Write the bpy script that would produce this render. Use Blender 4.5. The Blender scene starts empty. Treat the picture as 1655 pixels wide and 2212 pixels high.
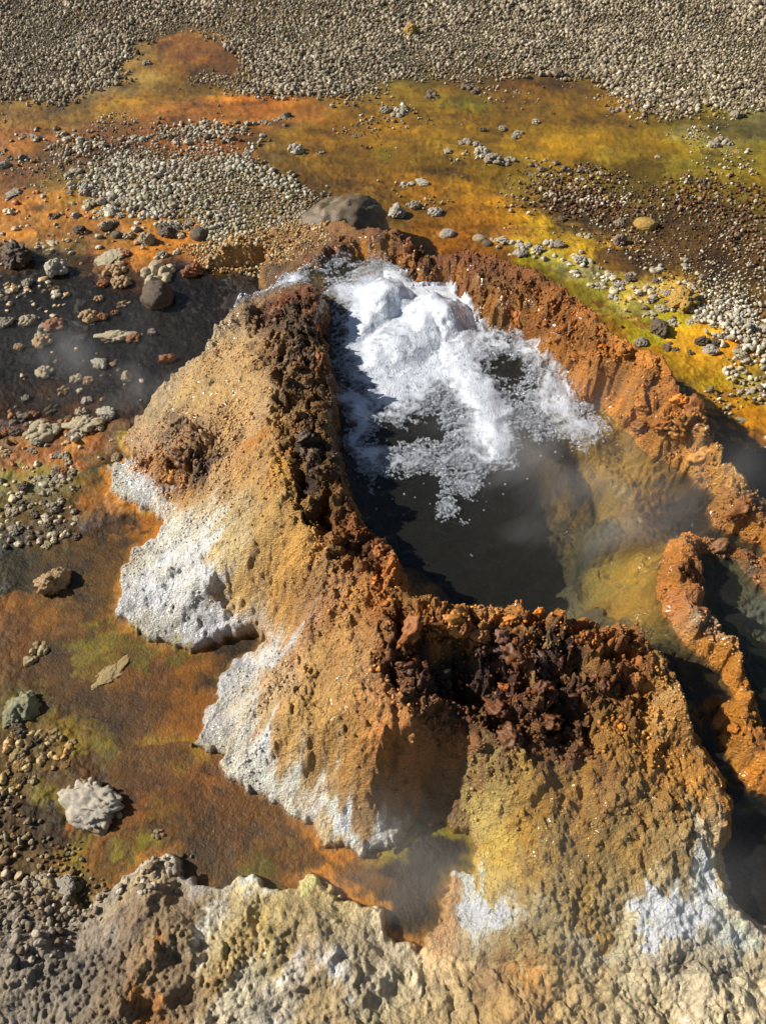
import bpy, math, random, time
import numpy as np
T0 = time.time()
rng = np.random.default_rng(7)
random.seed(7)
C = bpy.context.scene.collection

# ------------------------------------------------------------------ camera geometry
CH = 1.70                       # camera height above the wet flat
DEP = math.radians(50)          # how far it looks down
F = 1671.0
def at(px, py, z=0.0):
    """point at height z seen at a spot of the photograph (1655 x 2212 grid)"""
    u = (px - 827.5) / F
    v = -(py - 1106.0) / F
    dx = u
    dy = math.cos(DEP) + v * math.sin(DEP)
    dz = -math.sin(DEP) + v * math.cos(DEP)
    if dz > -0.02: dz = -0.02
    t = (z - CH) / dz
    return (dx * t, dy * t)

# ------------------------------------------------------------------ noise
def _h(ix, iy, seed):
    n = (ix.astype(np.int64) * 374761393 + iy.astype(np.int64) * 668265263 + seed * 974634777) & 0xFFFFFFFF
    n = ((n ^ (n >> 13)) * 1274126177) & 0xFFFFFFFF
    return ((n ^ (n >> 16)) & 0xFFFFFF).astype(np.float32) / np.float32(0xFFFFFF)
def vnoise(x, y, seed=0):
    ix = np.floor(x); iy = np.floor(y)
    fx = (x - ix).astype(np.float32); fy = (y - iy).astype(np.float32)
    fx = fx*fx*fx*(fx*(fx*6-15)+10); fy = fy*fy*fy*(fy*(fy*6-15)+10)
    a = _h(ix, iy, seed); b = _h(ix+1, iy, seed); c = _h(ix, iy+1, seed); d = _h(ix+1, iy+1, seed)
    return (a + (b-a)*fx + (c-a)*fy + (a-b-c+d)*fx*fy) * 2 - 1
def fbm(x, y, freq, oct=4, seed=0, gain=0.5):
    s = np.zeros_like(x, dtype=np.float32); a = 1.0; t = 0
    for o in range(oct):
        # rotate every octave, so the lattice does not show
        ca, sa = math.cos(1.1*o+.4), math.sin(1.1*o+.4)
        s += a * vnoise((x*ca - y*sa)*freq + 13.7*o, (x*sa + y*ca)*freq - 7.3*o, seed + o*17)
        t += a; a *= gain; freq *= 2.03
    return s / t * 1.4
def ridged(x, y, freq, oct=3, seed=0):
    s = np.zeros_like(x, dtype=np.float32); a = 1.0; t = 0
    for o in range(oct):
        ca, sa = math.cos(1.7*o+.9), math.sin(1.7*o+.9)
        n = 1 - np.abs(vnoise((x*ca - y*sa)*freq, (x*sa + y*ca)*freq, seed + o*31)) * 2
        s += a * n; t += a; a *= .5; freq *= 2.1
    return s / t
def worley(x, y, cell, seed=0, jit=0.9):
    """F1 and F2 distances in cell units, plus a random number per cell"""
    X = x / cell; Y = y / cell
    ix = np.floor(X); iy = np.floor(Y)
    f1 = np.full(x.shape, 9.0, np.float32); f2 = f1.copy(); idr = np.zeros(x.shape, np.float32)
    for dx in (-1, 0, 1):
        for dy in (-1, 0, 1):
            cx = ix + dx; cy = iy + dy
            px = cx + .5 + (_h(cx, cy, seed) - .5) * jit
            py = cy + .5 + (_h(cx, cy, seed + 5) - .5) * jit
            d = ((X - px)**2 + (Y - py)**2).astype(np.float32)
            m = d < f1
            f2 = np.where(m, f1, np.minimum(f2, d))
            idr = np.where(m, _h(cx, cy, seed + 9), idr)
            f1 = np.where(m, d, f1)
    return np.sqrt(f1), np.sqrt(f2), idr
def knobs(x, y, cell, seed=0):
    f1, f2, r = worley(x, y, cell, seed)
    return np.sqrt(np.clip(1 - (f1/0.62)**2, 0, 1)) * (.55 + .45*r)
def sstep(a, b, x):
    t = np.clip((x - a) / (b - a), 0, 1)
    return t*t*(3 - 2*t)

# ------------------------------------------------------------------ plan shapes
def poly(pts, z=0.0):
    out = []
    for p in pts:
        out.append(at(p[0], p[1], p[2] if len(p) > 2 else z))
    return np.array(out)
def sdf(P, x, y):
    """signed distance, positive inside"""
    shp = x.shape; x = x.ravel(); y = y.ravel()
    d2 = np.full(x.shape, 1e9, np.float32); ins = np.zeros(x.shape, bool)
    n = len(P)
    for i in range(n):
        ax, ay = P[i]; bx, by = P[(i+1) % n]
        ex, ey = bx-ax, by-ay
        L = ex*ex + ey*ey
        if L < 1e-12: continue
        wx = x - ax; wy = y - ay
        t = np.clip((wx*ex + wy*ey) / L, 0, 1)
        qx = wx - ex*t; qy = wy - ey*t
        d2 = np.minimum(d2, qx*qx + qy*qy)
        if ay != by:
            c = ((y >= ay) != (y >= by)) & (x < ex * (y - ay) / ey + ax)
            ins ^= c
    d = np.sqrt(d2)
    return np.where(ins, d, -d).reshape(shp).astype(np.float32)

# outline of the sinter mound and the crust shelf it grows out of
M_OUT = poly([(425,585,0),(445,560,.02),(490,535,.02),(560,515,.03),(640,505,.05),(690,500,.10),(760,497,.18),(835,510,.22),
    (870,528,.22),(960,562,.24),(1050,588,.25),(1110,616,.26),(1200,648,.27),(1280,715,.27),(1360,785,.27),
    (1430,826,.26),(1478,915,.24),(1545,1005,.23),(1610,1045,.22),(1700,1110,.20),(1830,1230,.15),(2000,1500,.10),(2300,2000,.05),(2300,3000,0),
    (800,3300,0),(-900,3000,0),(-900,2150,0),(-300,2010,0),(-60,1960,0),
    (40,1905,0),(110,1880,0),(190,1960,0),(230,1935,0),(290,1885,.01),(350,1842,.02),(395,1862,.02),(420,1900,.01),(440,1925,.01),(490,1912,.01),
    (530,1880,.01),(565,1885,.01),(600,1915,.01),(645,1925,.01),(675,1905,.01),(702,1892,.01),(735,1925,.01),(770,1950,.01),(828,1965,.01),(850,2022,.01),
    (905,2046,.01),(945,2030,.01),(955,1950,.02),(982,1892,.02),(1020,1872,.02),(1022,1825,.02),(1000,1790,.03),(960,1772,.03),(905,1770,.02),
    (860,1832,.02),(780,1846,.02),(715,1838,.02),(640,1760,.02),(580,1712,.02),(500,1682,.02),(470,1640,.02),(415,1600,.02),(430,1542,.02),
    (470,1492,.02),(480,1450,.02),(540,1405,.03),(575,1384,.03),(560,1372,.03),(500,1362,.02),(470,1380,.02),(430,1404,.01),(390,1405,.01),
    (300,1370,.01),(252,1330,.01),(270,1240,.01),(290,1180,.01),(338,1170,.01),(350,1128,.01),(320,1110,.01),(235,1062,.01),
    (228,1012,.01),(298,985,.02),(268,940,.02),(288,915,.02),(322,870,.03),(325,850,.03),(370,820,.04),(420,805,.04),(470,755,.05),
    (520,695,.06),(560,660,.07),(600,635,.09),(610,625,.12),(575,620,.06),(560,605,.03),(580,575,.02),(540,573,.02),(480,580,.01)])
# water-filled bowl and the outflow channel
BASIN = poly([(695,640,.2),(720,700,.2),(708,760,.2),(735,850,.2),(738,920,.2),(742,1000,.2),(762,1080,.2),(790,1150,.2),(840,1195,.2),(880,1250,.2),
    (905,1310,.2),(960,1342,.2),(1050,1335,.2),(1150,1345,.2),(1250,1365,.2),(1340,1375,.2),(1378,1410,.2),(1440,1450,.19),(1480,1530,.17),
    (1515,1620,.14),(1560,1680,.12),(1590,1740,.10),(1570,1850,.07),(1595,1950,.05),(1655,2005,.04),(1900,2120,.03),(2200,2100,.03),(1900,1900,.05),
    (1650,1712,.12),(1612,1690,.13),(1568,1640,.14),(1542,1560,.16),(1580,1490,.17),(1555,1452,.18),(1480,1400,.2),(1430,1330,.2),(1428,1250,.2),
    (1450,1170,.2),(1490,1156,.2),(1550,1170,.2),(1600,1185,.2),(1640,1215,.2),(1650,1190,.2),(1600,1160,.2),(1545,1138,.2),(1528,1100,.2),
    (1555,1072,.2),(1522,1052,.2),(1470,1012,.2),(1400,990,.2),(1360,932,.2),(1310,882,.2),(1240,862,.2),(1200,800,.2),(1100,722,.2),
    (1030,702,.2),(1008,662,.2),(960,622,.2),(890,622,.2),(865,572,.2),(780,552,.2),(720,556,.2),(690,578,.2),(620,590,.19),(600,618,.18),(640,622,.19)])
# shallow backwater right of the finger ridge
BACK = poly([(1560,1190,.2),(1515,1215,.2),(1508,1300,.2),(1560,1385,.19),(1610,1440,.18),(1640,1540,.16),(1655,1640,.14),(1690,1720,.12),
    (2100,1800,.10),(2100,1350,.12),(1760,1300,.17),(1650,1290,.2),(1620,1235,.2)])

# mound heights
HP = [(450,570,.04),(520,550,.06),(600,560,.07),(600,535,.07),(680,540,.14),(640,590,.16),(600,620,.13),(560,640,.08),(750,515,.22),(740,535,.24),(830,535,.25),(800,550,.23),
 (560,690,.15),(540,665,.18),(640,640,.24),(650,680,.27),(700,720,.26),(620,760,.28),(700,800,.28),(610,860,.28),(700,900,.28),(640,950,.29),(700,1000,.28),(670,1050,.29),(710,1130,.27),(690,1180,.27),(740,1230,.26),
 (780,1200,.25),(820,1280,.25),(850,1340,.26),(880,1385,.27),(950,1385,.25),(1050,1370,.25),(1150,1380,.26),(1250,1400,.26),(1350,1415,.26),
 (480,790,.13),(400,850,.09),(350,890,.06),(450,900,.15),(540,850,.22),(540,950,.24),(380,970,.12),(450,1000,.17),(330,1030,.07),(260,1020,.03),(520,1040,.22),(590,1090,.25),(470,1100,.14),(400,1150,.08),
 (600,1200,.22),(500,1200,.14),(400,1250,.07),(310,1270,.03),(650,1260,.23),(300,1340,.02),(380,1370,.03),(480,1320,.09),(580,1310,.15),(660,1350,.18),(620,1400,.12),
 (730,1350,.22),(770,1430,.22),(690,1470,.16),(600,1450,.10),(540,1430,.05),(540,1520,.08),(450,1560,.03),(500,1620,.04),(600,1600,.11),(700,1570,.17),(800,1540,.195),(850,1460,.22),
 (640,1710,.05),(730,1680,.11),(800,1660,.155),(870,1620,.17),(740,1800,.04),(800,1750,.10),(840,1800,.05),(880,1730,.08),(930,1700,.085),(940,1620,.15),
 (900,1440,.22),(960,1450,.205),(980,1520,.16),(1060,1560,.15),(1080,1470,.19),(1150,1450,.21),(1220,1500,.19),(1150,1530,.18),(1300,1480,.22),(1340,1540,.2),(1400,1480,.23),(1460,1560,.20),
 (1080,1630,.15),(1000,1650,.125),(1230,1600,.17),(1400,1640,.17),(1500,1640,.16),(970,1730,.05),(1060,1750,.10),(1200,1720,.14),(1350,1730,.15),(1480,1750,.13),(1560,1760,.12),(1080,1840,.07),(1040,1830,.04),
 (1200,1840,.10),(1350,1850,.11),(1480,1850,.10),(1550,1850,.09),(1000,1920,.04),(1100,1950,.06),(1250,1960,.07),(1400,1960,.075),(1520,1970,.07),(1580,2000,.06),(1655,2040,.05),
 (960,2060,.035),(1100,2080,.04),(1300,2080,.05),(1500,2080,.05),(900,2100,.03),(800,2050,.045),(700,1990,.05),(600,1960,.035),(720,1910,.025),(520,1930,.03),(540,2050,.045),(400,1960,.04),(350,1870,.03),(300,1920,.04),(240,2000,.035),
 (150,2000,.03),(50,2000,.025),(100,2100,.045),(300,2100,.06),(450,2130,.05),(700,2130,.04),(900,2200,.035),(1200,2200,.04),(1655,2150,.04),(0,2212,.04),(400,2300,.05),(1200,2400,.04),(2000,2300,.05),(-400,2300,.03),
 (1480,1180,.235),(1470,1260,.24),(1460,1330,.24),(1500,1370,.24),(1560,1410,.225),(1600,1480,.21),(1590,1560,.20),(1600,1640,.18),(1640,1700,.155),(1700,1780,.12),(1540,1165,.215),
 (880,545,.25),(900,590,.23),(960,590,.27),(1040,620,.29),(1060,670,.26),(1110,650,.30),(1130,710,.26),(1200,690,.31),(1220,770,.26),(1300,770,.31),(1300,850,.25),(1370,830,.31),(1400,930,.26),(1440,890,.30),
 (1490,970,.28),(1430,990,.24),(1530,1025,.265),(1570,1060,.25),(1590,1110,.24),(1650,1130,.22),(1650,1170,.235),(1750,1220,.17),(1680,1230,.21),(1620,1215,.215),(1900,1400,.12)]
# level of the standing and running water
WP = [(700,600,.20),(900,800,.20),(1100,1100,.20),(1300,1300,.20),(1400,1400,.20),(1480,1480,.185),(1540,1600,.15),(1600,1700,.125),(1620,1800,.085),(1640,1950,.045),(1750,2050,.03),
      (1550,1120,.20),(1640,1205,.20),(1540,1230,.20),(1560,1350,.195),(1640,1450,.175),(1680,1600,.145),(1800,1500,.14),(650,600,.195),(610,605,.185),(1900,1700,.10)]
# depth of the bowl below the water
DP = [(700,600,.025),(640,600,.02),(780,600,.05),(850,750,.25),(950,900,.5),(900,1050,.55),(1050,1100,.6),(1150,1150,.55),(1130,1000,.55),(1200,950,.42),(1080,800,.35),(1180,860,.2),(1250,930,.16),(1310,930,.05),(1360,1000,.06),
      (1330,1080,.12),(1260,1020,.32),(1240,1080,.38),(1280,1180,.30),(1250,1260,.34),(1340,1250,.16),(1340,1160,.18),(1180,1300,.38),(1400,1180,.06),(1410,1300,.07),(1375,1350,.10),(1450,1100,.09),(1490,1110,.10),(1420,1450,.10),(1500,1460,.11),(1450,1400,.04),
      (1540,1560,.08),(1490,1500,.03),(1580,1680,.05),(1620,1850,.10),(1640,1950,.05),(850,1210,.10),(920,1280,.04),(1000,1300,.22),(1100,1310,.22),(800,1120,.35),(780,950,.3),(1550,1160,.12),(1620,1180,.12)]

def gauss_field(pts, x, y, sig, chans):
    """locally weighted blend of scattered values (kernel width follows the spacing of the points)"""
    out = np.zeros((len(chans[0]),) + x.shape, np.float32); W = np.zeros(x.shape, np.float32) + 1e-12
    for (a, b), s, c in zip(pts, sig, chans):
        d2 = ((x-a)**2 + (y-b)**2) / (s*s)
        w = 1.0 / (d2 + .03)**2.2 / (1 + d2*.15)
        W += w
        for k, v in enumerate(c): out[k] += w * v
    return out / W
def rough_height():
    pts = np.array([at(p[0], p[1], p[2]) for p in HP]); v = np.array([p[2] for p in HP])
    return pts, v
def tps_fit(pts, v, lam=1e-4):
    n = len(pts)
    d2 = ((pts[:, None] - pts[None])**2).sum(-1)
    K = np.where(d2 > 0, .5*d2*np.log(np.maximum(d2, 1e-20)), 0) + lam*np.eye(n)
    P = np.c_[np.ones(n), pts]
    A = np.zeros((n+3, n+3)); A[:n, :n] = K; A[:n, n:] = P; A[n:, :n] = P.T
    return np.linalg.solve(A, np.r_[v, 0, 0, 0]), pts
class Raster:
    """a coarse plan raster sampled bilinearly"""
    def __init__(s, x0, x1, y0, y1, step):
        s.x0, s.y0, s.st = x0, y0, step
        s.nx = int((x1-x0)/step)+1; s.ny = int((y1-y0)/step)+1
        xs = x0 + np.arange(s.nx)*step; ys = y0 + np.arange(s.ny)*step
        s.X, s.Y = np.meshgrid(xs, ys)
    def sample(s, A, x, y):
        u = np.clip((x-s.x0)/s.st, 0, s.nx-1.001); v = np.clip((y-s.y0)/s.st, 0, s.ny-1.001)
        i = u.astype(int); j = v.astype(int); fu = (u-i).astype(np.float32); fv = (v-j).astype(np.float32)
        return A[j, i]*(1-fu)*(1-fv) + A[j, i+1]*fu*(1-fv) + A[j+1, i]*(1-fu)*fv + A[j+1, i+1]*fu*fv
RM = Raster(-2.2, 2.4, -1.4, 2.8, .02)
def tps_raster(plist, lam):
    pts = np.array([at(p[0], p[1], p[2]) for p in plist]); v = np.array([p[2] for p in plist])
    w, pts = tps_fit(pts, v, lam)
    A = np.zeros(RM.X.shape); 
    for (a, b), k in zip(pts, w):
        d2 = (RM.X-a)**2 + (RM.Y-b)**2 + 1e-12
        A += k*.5*d2*np.log(d2)
    n = len(pts)
    A += w[n] + w[n+1]*RM.X + w[n+2]*RM.Y
    return A.astype(np.float32)
A_H = np.clip(tps_raster(HP, 2e-5), 0.005, .34)
wpts = [at(p[0], p[1], p[2]) for p in WP]
A_W = gauss_field(wpts, RM.X, RM.Y, [.12]*len(WP), [(p[2],) for p in WP])[0]
dpts = [at(p[0], p[1], .2) for p in DP]
A_D = gauss_field(dpts, RM.X, RM.Y, [.07]*len(DP), [(p[2],) for p in DP])[0]

# places with rough cindery crust: (px, py, z, radius m, strength)
CRAG = [(570,680,.18,.05,.7),(560,720,.16,.04,.5),(590,800,.24,.05,.6),(620,880,.26,.06,.8),(640,940,.27,.05,.7),(720,1000,.25,.05,.9),(680,1080,.27,.05,.8),(820,1160,.22,.04,.8),(920,1390,.24,.06,1),(1420,1460,.2,.05,.5),(1120,1560,.16,.07,.9),(1040,1560,.13,.07,.8),(1270,1380,.24,.05,.8),(1340,1400,.24,.05,.8),(1130,1370,.24,.05,.6),(850,1430,.23,.05,.6),(640,670,.26,.07,1),(690,720,.26,.07,1),(620,740,.26,.07,.9),(690,800,.27,.08,1),(640,830,.27,.06,.8),(700,880,.27,.06,1),(690,960,.27,.06,1),(700,1040,.27,.05,1),(700,1110,.27,.06,1),(650,990,.28,.035,.9),
 (730,1180,.26,.05,.9),(790,1200,.25,.06,1),(840,1270,.25,.05,.9),(870,1350,.26,.06,.9),(880,1420,.24,.06,1),(960,1420,.2,.07,1),(1040,1400,.22,.05,.8),(1000,1500,.14,.07,1),(1080,1480,.17,.08,1),(1160,1440,.2,.08,1),(1160,1530,.17,.07,.9),
 (1250,1450,.2,.08,1),(1230,1560,.18,.07,.8),(1320,1440,.22,.05,.8),(1350,1520,.2,.06,.6),(1090,1600,.14,.07,.7),(900,1500,.18,.05,.7),(420,1000,.14,.06,1),(370,1020,.1,.05,.9),(330,990,.07,.04,.8),(400,930,.13,.05,.4),
 (740,520,.22,.05,.5),(850,540,.25,.05,.8),(900,570,.25,.06,.9),(960,600,.27,.06,1),(1030,640,.27,.06,1),(1100,670,.28,.06,1),(1170,720,.28,.06,1),(1240,770,.28,.06,1),(1310,820,.28,.06,1),(1380,880,.28,.06,1),(1440,940,.26,.06,1),(1500,1010,.25,.05,.8),
 (1560,1060,.24,.04,.6),(1600,1110,.24,.05,.5),(1480,1250,.235,.04,.5),(1500,1370,.23,.04,.5),(1590,1470,.2,.04,.6),(1590,1580,.19,.04,.8),(1570,1180,.2,.03,.6),(650,590,.16,.05,.5)]
def splat(lst, x, y, wx=0, wy=0):
    s = np.zeros(x.shape, np.float32)
    for px, py, z, r, k in lst:
        a, b = at(px, py, z)
        s = np.maximum(s, k * np.exp(-(((x+wx-a)**2 + (y+wy-b)**2) / (r*r))**1.5 * .7))
    return s
def ditch(P, w, x, y):
    """distance to an open polyline"""
    d2 = np.full(x.shape, 1e9, np.float32)
    for i in range(len(P)-1):
        ax, ay = P[i]; bx, by = P[i+1]; ex, ey = bx-ax, by-ay
        t = np.clip(((x-ax)*ex + (y-ay)*ey) / (ex*ex+ey*ey+1e-9), 0, 1)
        d2 = np.minimum(d2, (x-ax-ex*t)**2 + (y-ay-ey*t)**2)
    return np.sqrt(d2)
CRACKS = [([(635,950,.27),(652,1010,.26),(665,1060,.26),(690,1110,.26),(705,1165,.26)],.020),([(955,1465,.19),(1000,1520,.16),(1070,1560,.15)],.022),([(600,730,.22),(625,800,.25),(612,850,.26)],.014),([(1040,1690,.12),(1100,1730,.13),(1130,1800,.10)],.007),([(1400,1600,.17),(1390,1700,.15),(1420,1790,.12)],.006),([(450,1180,.10),(500,1150,.15),(560,1120,.2)],.005),([(380,1300,.06),(450,1290,.09),(530,1260,.13)],.005),([(540,1560,.08),(620,1520,.13),(700,1440,.18)],.005),([(640,1220,.22),(655,1290,.2),(640,1370,.16),(650,1440,.13)],.006),([(700,1160,.26),(680,1230,.25),(730,1300,.22),(800,1400,.22)],.005),
 ([(900,1500,.17),(935,1590,.13),(955,1670,.07),(1000,1740,.05)],.007),([(1300,1560,.19),(1262,1640,.17),(1245,1700,.15),(1255,1760,.13),(1290,1800,.12)],.010),
 ([(600,1010,.24),(640,1080,.27),(670,1150,.27)],.008),([(470,890,.15),(540,860,.2),(560,840,.22)],.006),([(1340,1430,.25),(1400,1500,.23),(1440,1570,.2)],.008),
 ([(600,1930,.05),(560,2000,.05),(570,2080,.05)],.006),([(330,1990,.05),(400,1940,.05)],.01),([(860,1540,.2),(850,1640,.18)],.006)]
RIDGES = [([(1290,1800,.12),(1300,1860,.11),(1282,1950,.08),(1250,2030,.06)],.012,.006),([(340,1850,.04),(260,1930,.05),(180,2000,.04),(60,2060,.03)],.02,.010),([(560,1930,.05),(620,1990,.05),(600,2080,.05)],.02,.008),
 ([(860,1530,.2),(830,1620,.17),(860,1700,.1),(880,1760,.07)],.03,.010),([(1400,1480,.24),(1450,1540,.2),(1500,1600,.18)],.02,.02),([(430,1930,.02),(400,2000,.06),(300,2090,.06),(290,2160,.05)],.02,.012)]

def mat_film(x, y):
    """leathery sheets of mat with torn edges: 0 bare, 1 covered, 2 doubled"""
    n = fbm(x, y, 4.2, 5, 150, .6)
    return sstep(-.04, .02, n) + sstep(.30, .35, n) + sstep(.02, .06, fbm(x, y, 9, 4, 151) - .25)*.6
LOWERP = poly([(40,1200),(200,1160),(340,1120),(360,1190),(270,1260),(240,1340),(420,1410),(520,1350),(590,1390),(470,1480),(440,1600),(640,1740),(720,1820),(860,1810),(900,1740),(1040,1760),(1060,1860),(980,1930),(970,2070),(840,2060),(800,1980),(700,1930),(560,1930),(440,1960),(350,1890),(220,1880),(260,1740),(200,1560),(60,1460)])
def height(x, y):
    """everything about the land at plan positions: height and masks"""
    r = {}
    wx = fbm(x, y, 9, 4, 3) * .018 + fbm(x, y, 55, 2, 4) * .004
    wy = fbm(x, y, 9, 4, 23) * .018 + fbm(x, y, 55, 2, 24) * .004
    jx = fbm(x, y, 26, 3, 160) * .013 + fbm(x, y, 70, 2, 162) * .005; jy = fbm(x, y, 26, 3, 161) * .013 + fbm(x, y, 70, 2, 163) * .005
    dm = sdf(M_OUT, x + wx*.7 + jx, y + wy*.7 + jy)
    db = sdf(BASIN, x + wx*.75 + jx*.7, y + wy*.75 + jy*.7)
    dk = sdf(BACK, x + wx*.8 + jx, y + wy*.8 + jy)
    H0 = RM.sample(A_H, x + wx*.5, y + wy*.5)
    W = RM.sample(A_W, x, y); D = RM.sample(A_D, x, y)
    crag = np.clip(splat(CRAG, x, y, wx*1.2, wy*1.2), 0, 1) * (dm > -.02)
    # flat wet ground: low swells and terraces
    g = fbm(x, y, 1.3, 3, 40) * .007 + fbm(x, y, 7, 4, 41) * .004
    n1 = fbm(x, y, 18, 3, 44)
    film = mat_film(x + wx, y + wy)
    g += np.abs(n1) * -.004 + knobs(x, y, .02, 45) * .0022 * sstep(-.2, .5, fbm(x, y, 5, 2, 46)) + film*.0022
    g += (knobs(x, y, .011, 47) * .0014 + fbm(x, y, 60, 2, 48)*.001) * sstep(4, 3, y)
    g = (g * (1 - .72*sstep(-.05, .03, sdf(LOWERP, x, y)))).astype(np.float32)
    # mound
    lipw = sstep(0, .035, dm)
    soft_edge = sstep(1.95, 1.7, y) * (1 - sstep(.28, .42, x)*sstep(1.0, 1.15, y))
    lip = lipw * (1-soft_edge) + soft_edge * (.22*sstep(0, .018, dm) + .78*sstep(-.01, .15, dm))
    th = np.arctan2(y - 1.45, x - .18); rr_ = np.hypot(y - 1.45, x - .18)
    rill = ridged(th*1.3 + wx*6, rr_*1.6 + wy*4, 7, 4, 158); rill2 = fbm(th*1.3 + wx*3, rr_*1.2 + wy*3, 12, 4, 159)
    m = g*.3 + lip * np.maximum(H0, .012) + sstep(0, .006, dm) * .010 + np.exp(-((dm-.014)/.010)**2)*.005*(dm > 0)
    k1 = knobs(x + wx*.2, y + wy*.2, .011, 50); k2 = knobs(x, y, .024, 51)
    k3 = knobs(x + wx*.3, y, .0065, 52)
    soft = fbm(x, y, 5, 4, 54) * .012 + fbm(x, y, 13, 3, 67)*.008 + fbm(x, y, 28, 3, 53) * .0045
    bumpy = sstep(-.15, .45, fbm(x, y, 5, 4, 55))
    c1, c2, cid = worley(x + wx*2.5, y + wy*2.5, .085, 164); crk = sstep(.07, .0, c2-c1)*sstep(-.1, .3, fbm(x, y, 4, 3, 165)); wr_ = ridged(x*1.2 + wx*4, y*.7 + wy*4, 38, 3, 166)
    flow = ridged(x*1.5 + wy*3, y + wx*2, 14, 3, 56)
    k4 = knobs(x + wx*.6, y + wy*.6, .040, 57); fold = ridged(x + wx*2.5, y*.8 + wy*2.5, 9, 4, 58); r2 = ridged(x + wx, y + wy, 30, 3, 59)
    rag = sstep(-.3, .5, fbm(x, y, 3, 3, 64))
    fine_l = np.maximum(lip, .35*(dm > 0))
    m += fine_l * (rill*.007 + rill2*.006 + soft*1.1 + (k1 * .0056 + k3 * .0030) * (.12 + .88*bumpy) + k2 * .004 * bumpy**2 + flow*.0040 + wr_*.0030*(1-.6*bumpy) - crk*.006 + (cid-.5)*.004 + k4*.004*rag + fold*.008*(1-.4*rag) + r2*.0045)
    sh_ = sstep(.75, .45, y) * sstep(.3, -.3, x)
    m += lip * sh_ * (ridged(x + wx*3, y + wy*3, 13, 4, 65)*.006 + k4*.001)
    # cindery crust
    rd = ridged(x + wx, y + wy, 17, 4, 60); w1, w2, wr = worley(x + wx*.8, y + wy*.8, .042, 61)
    w3, w4, wr2 = worley(x + wx*.5, y - wx*.5, .017, 62)
    pits = sstep(.18, .62, fbm(x, y, 17, 4, 63))
    cr = (rd - .1) * .024 + (wr - .45) * .040 * sstep(.0, .22, w2 - w1) + (wr2 - .4) * .016 * sstep(0, .2, w4-w3) - pits * .050 + (1-w3)*.006 - sstep(.22, .0, w2-w1)*.010
    m += crag * lip * cr
    for P, w in CRACKS:
        Q = [at(*p) for p in P]
        dd = ditch(Q, w, x + wx*.7, y + wy*.7)
        m -= lip * np.exp(-(dd/w)**2) * w * 1.1
    for P, w, a in RIDGES:
        Q = [at(*p) for p in P]
        dd = ditch(Q, w, x + wx*.8, y + wy*.8)
        m += lip * np.exp(-(dd/w)**2) * a
    z = np.where(dm > 0, m, g)
    # bank of the water: the rim comes down to the water, then the bowl drops away
    def cut(z, d, W, D, rimw):
        outside = sstep(0, rimw, -d)
        zz = (W + .006) + (z - W - .006) * outside
        z = np.where((d <= 0) & (d > -rimw), np.where(z > W, np.maximum(zz, W+.004), np.maximum(z, W + .004)*(1-outside) + z*outside), z)
        bed = W - .004 - D * (1 - np.exp(-np.clip(d, 0, 1)/(.02 + D*.12))) + fbm(x, y, 22, 4, 70)*.006*np.clip(d/.03, 0, 1) + (knobs(x + wx*.4, y + wy*.4, .017, 71)-.5)*.008 + (knobs(x, y, .009, 72)-.5)*.004
        return np.where(d > 0, bed, z)
    z = cut(z, dk, W - .0, .045 + 0*D, .03)
    z = cut(z, db, W, D, .035)
    # ground under the gravel and the stream bed
    r.update(z=z.astype(np.float32), dm=dm, db=db, dk=dk, crag=crag, W=W, D=D, wx=wx, wy=wy, lip=lip, k1=k1, k3=k3, g=g, pits=pits, wr=wr, wr2=wr2)
    return r
_cache = {}
def coarse_z(px, py):
    """where a line of sight meets the land (ray-march on the un-roughened shape)"""
    z = 0.0
    for k in range(12):
        a, b = at(px, py, z)
        dmv = sdf(M_OUT, np.array([a]), np.array([b]))[0]
        h = 0.0
        if dmv > 0: h = float(RM.sample(A_H, np.array([a]), np.array([b]))[0]) * min(1, dmv/.035)
        z = z*.4 + h*.6
    return z
def on(px, py):
    z = coarse_z(px, py); a, b = at(px, py, z); return a, b, z

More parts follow.
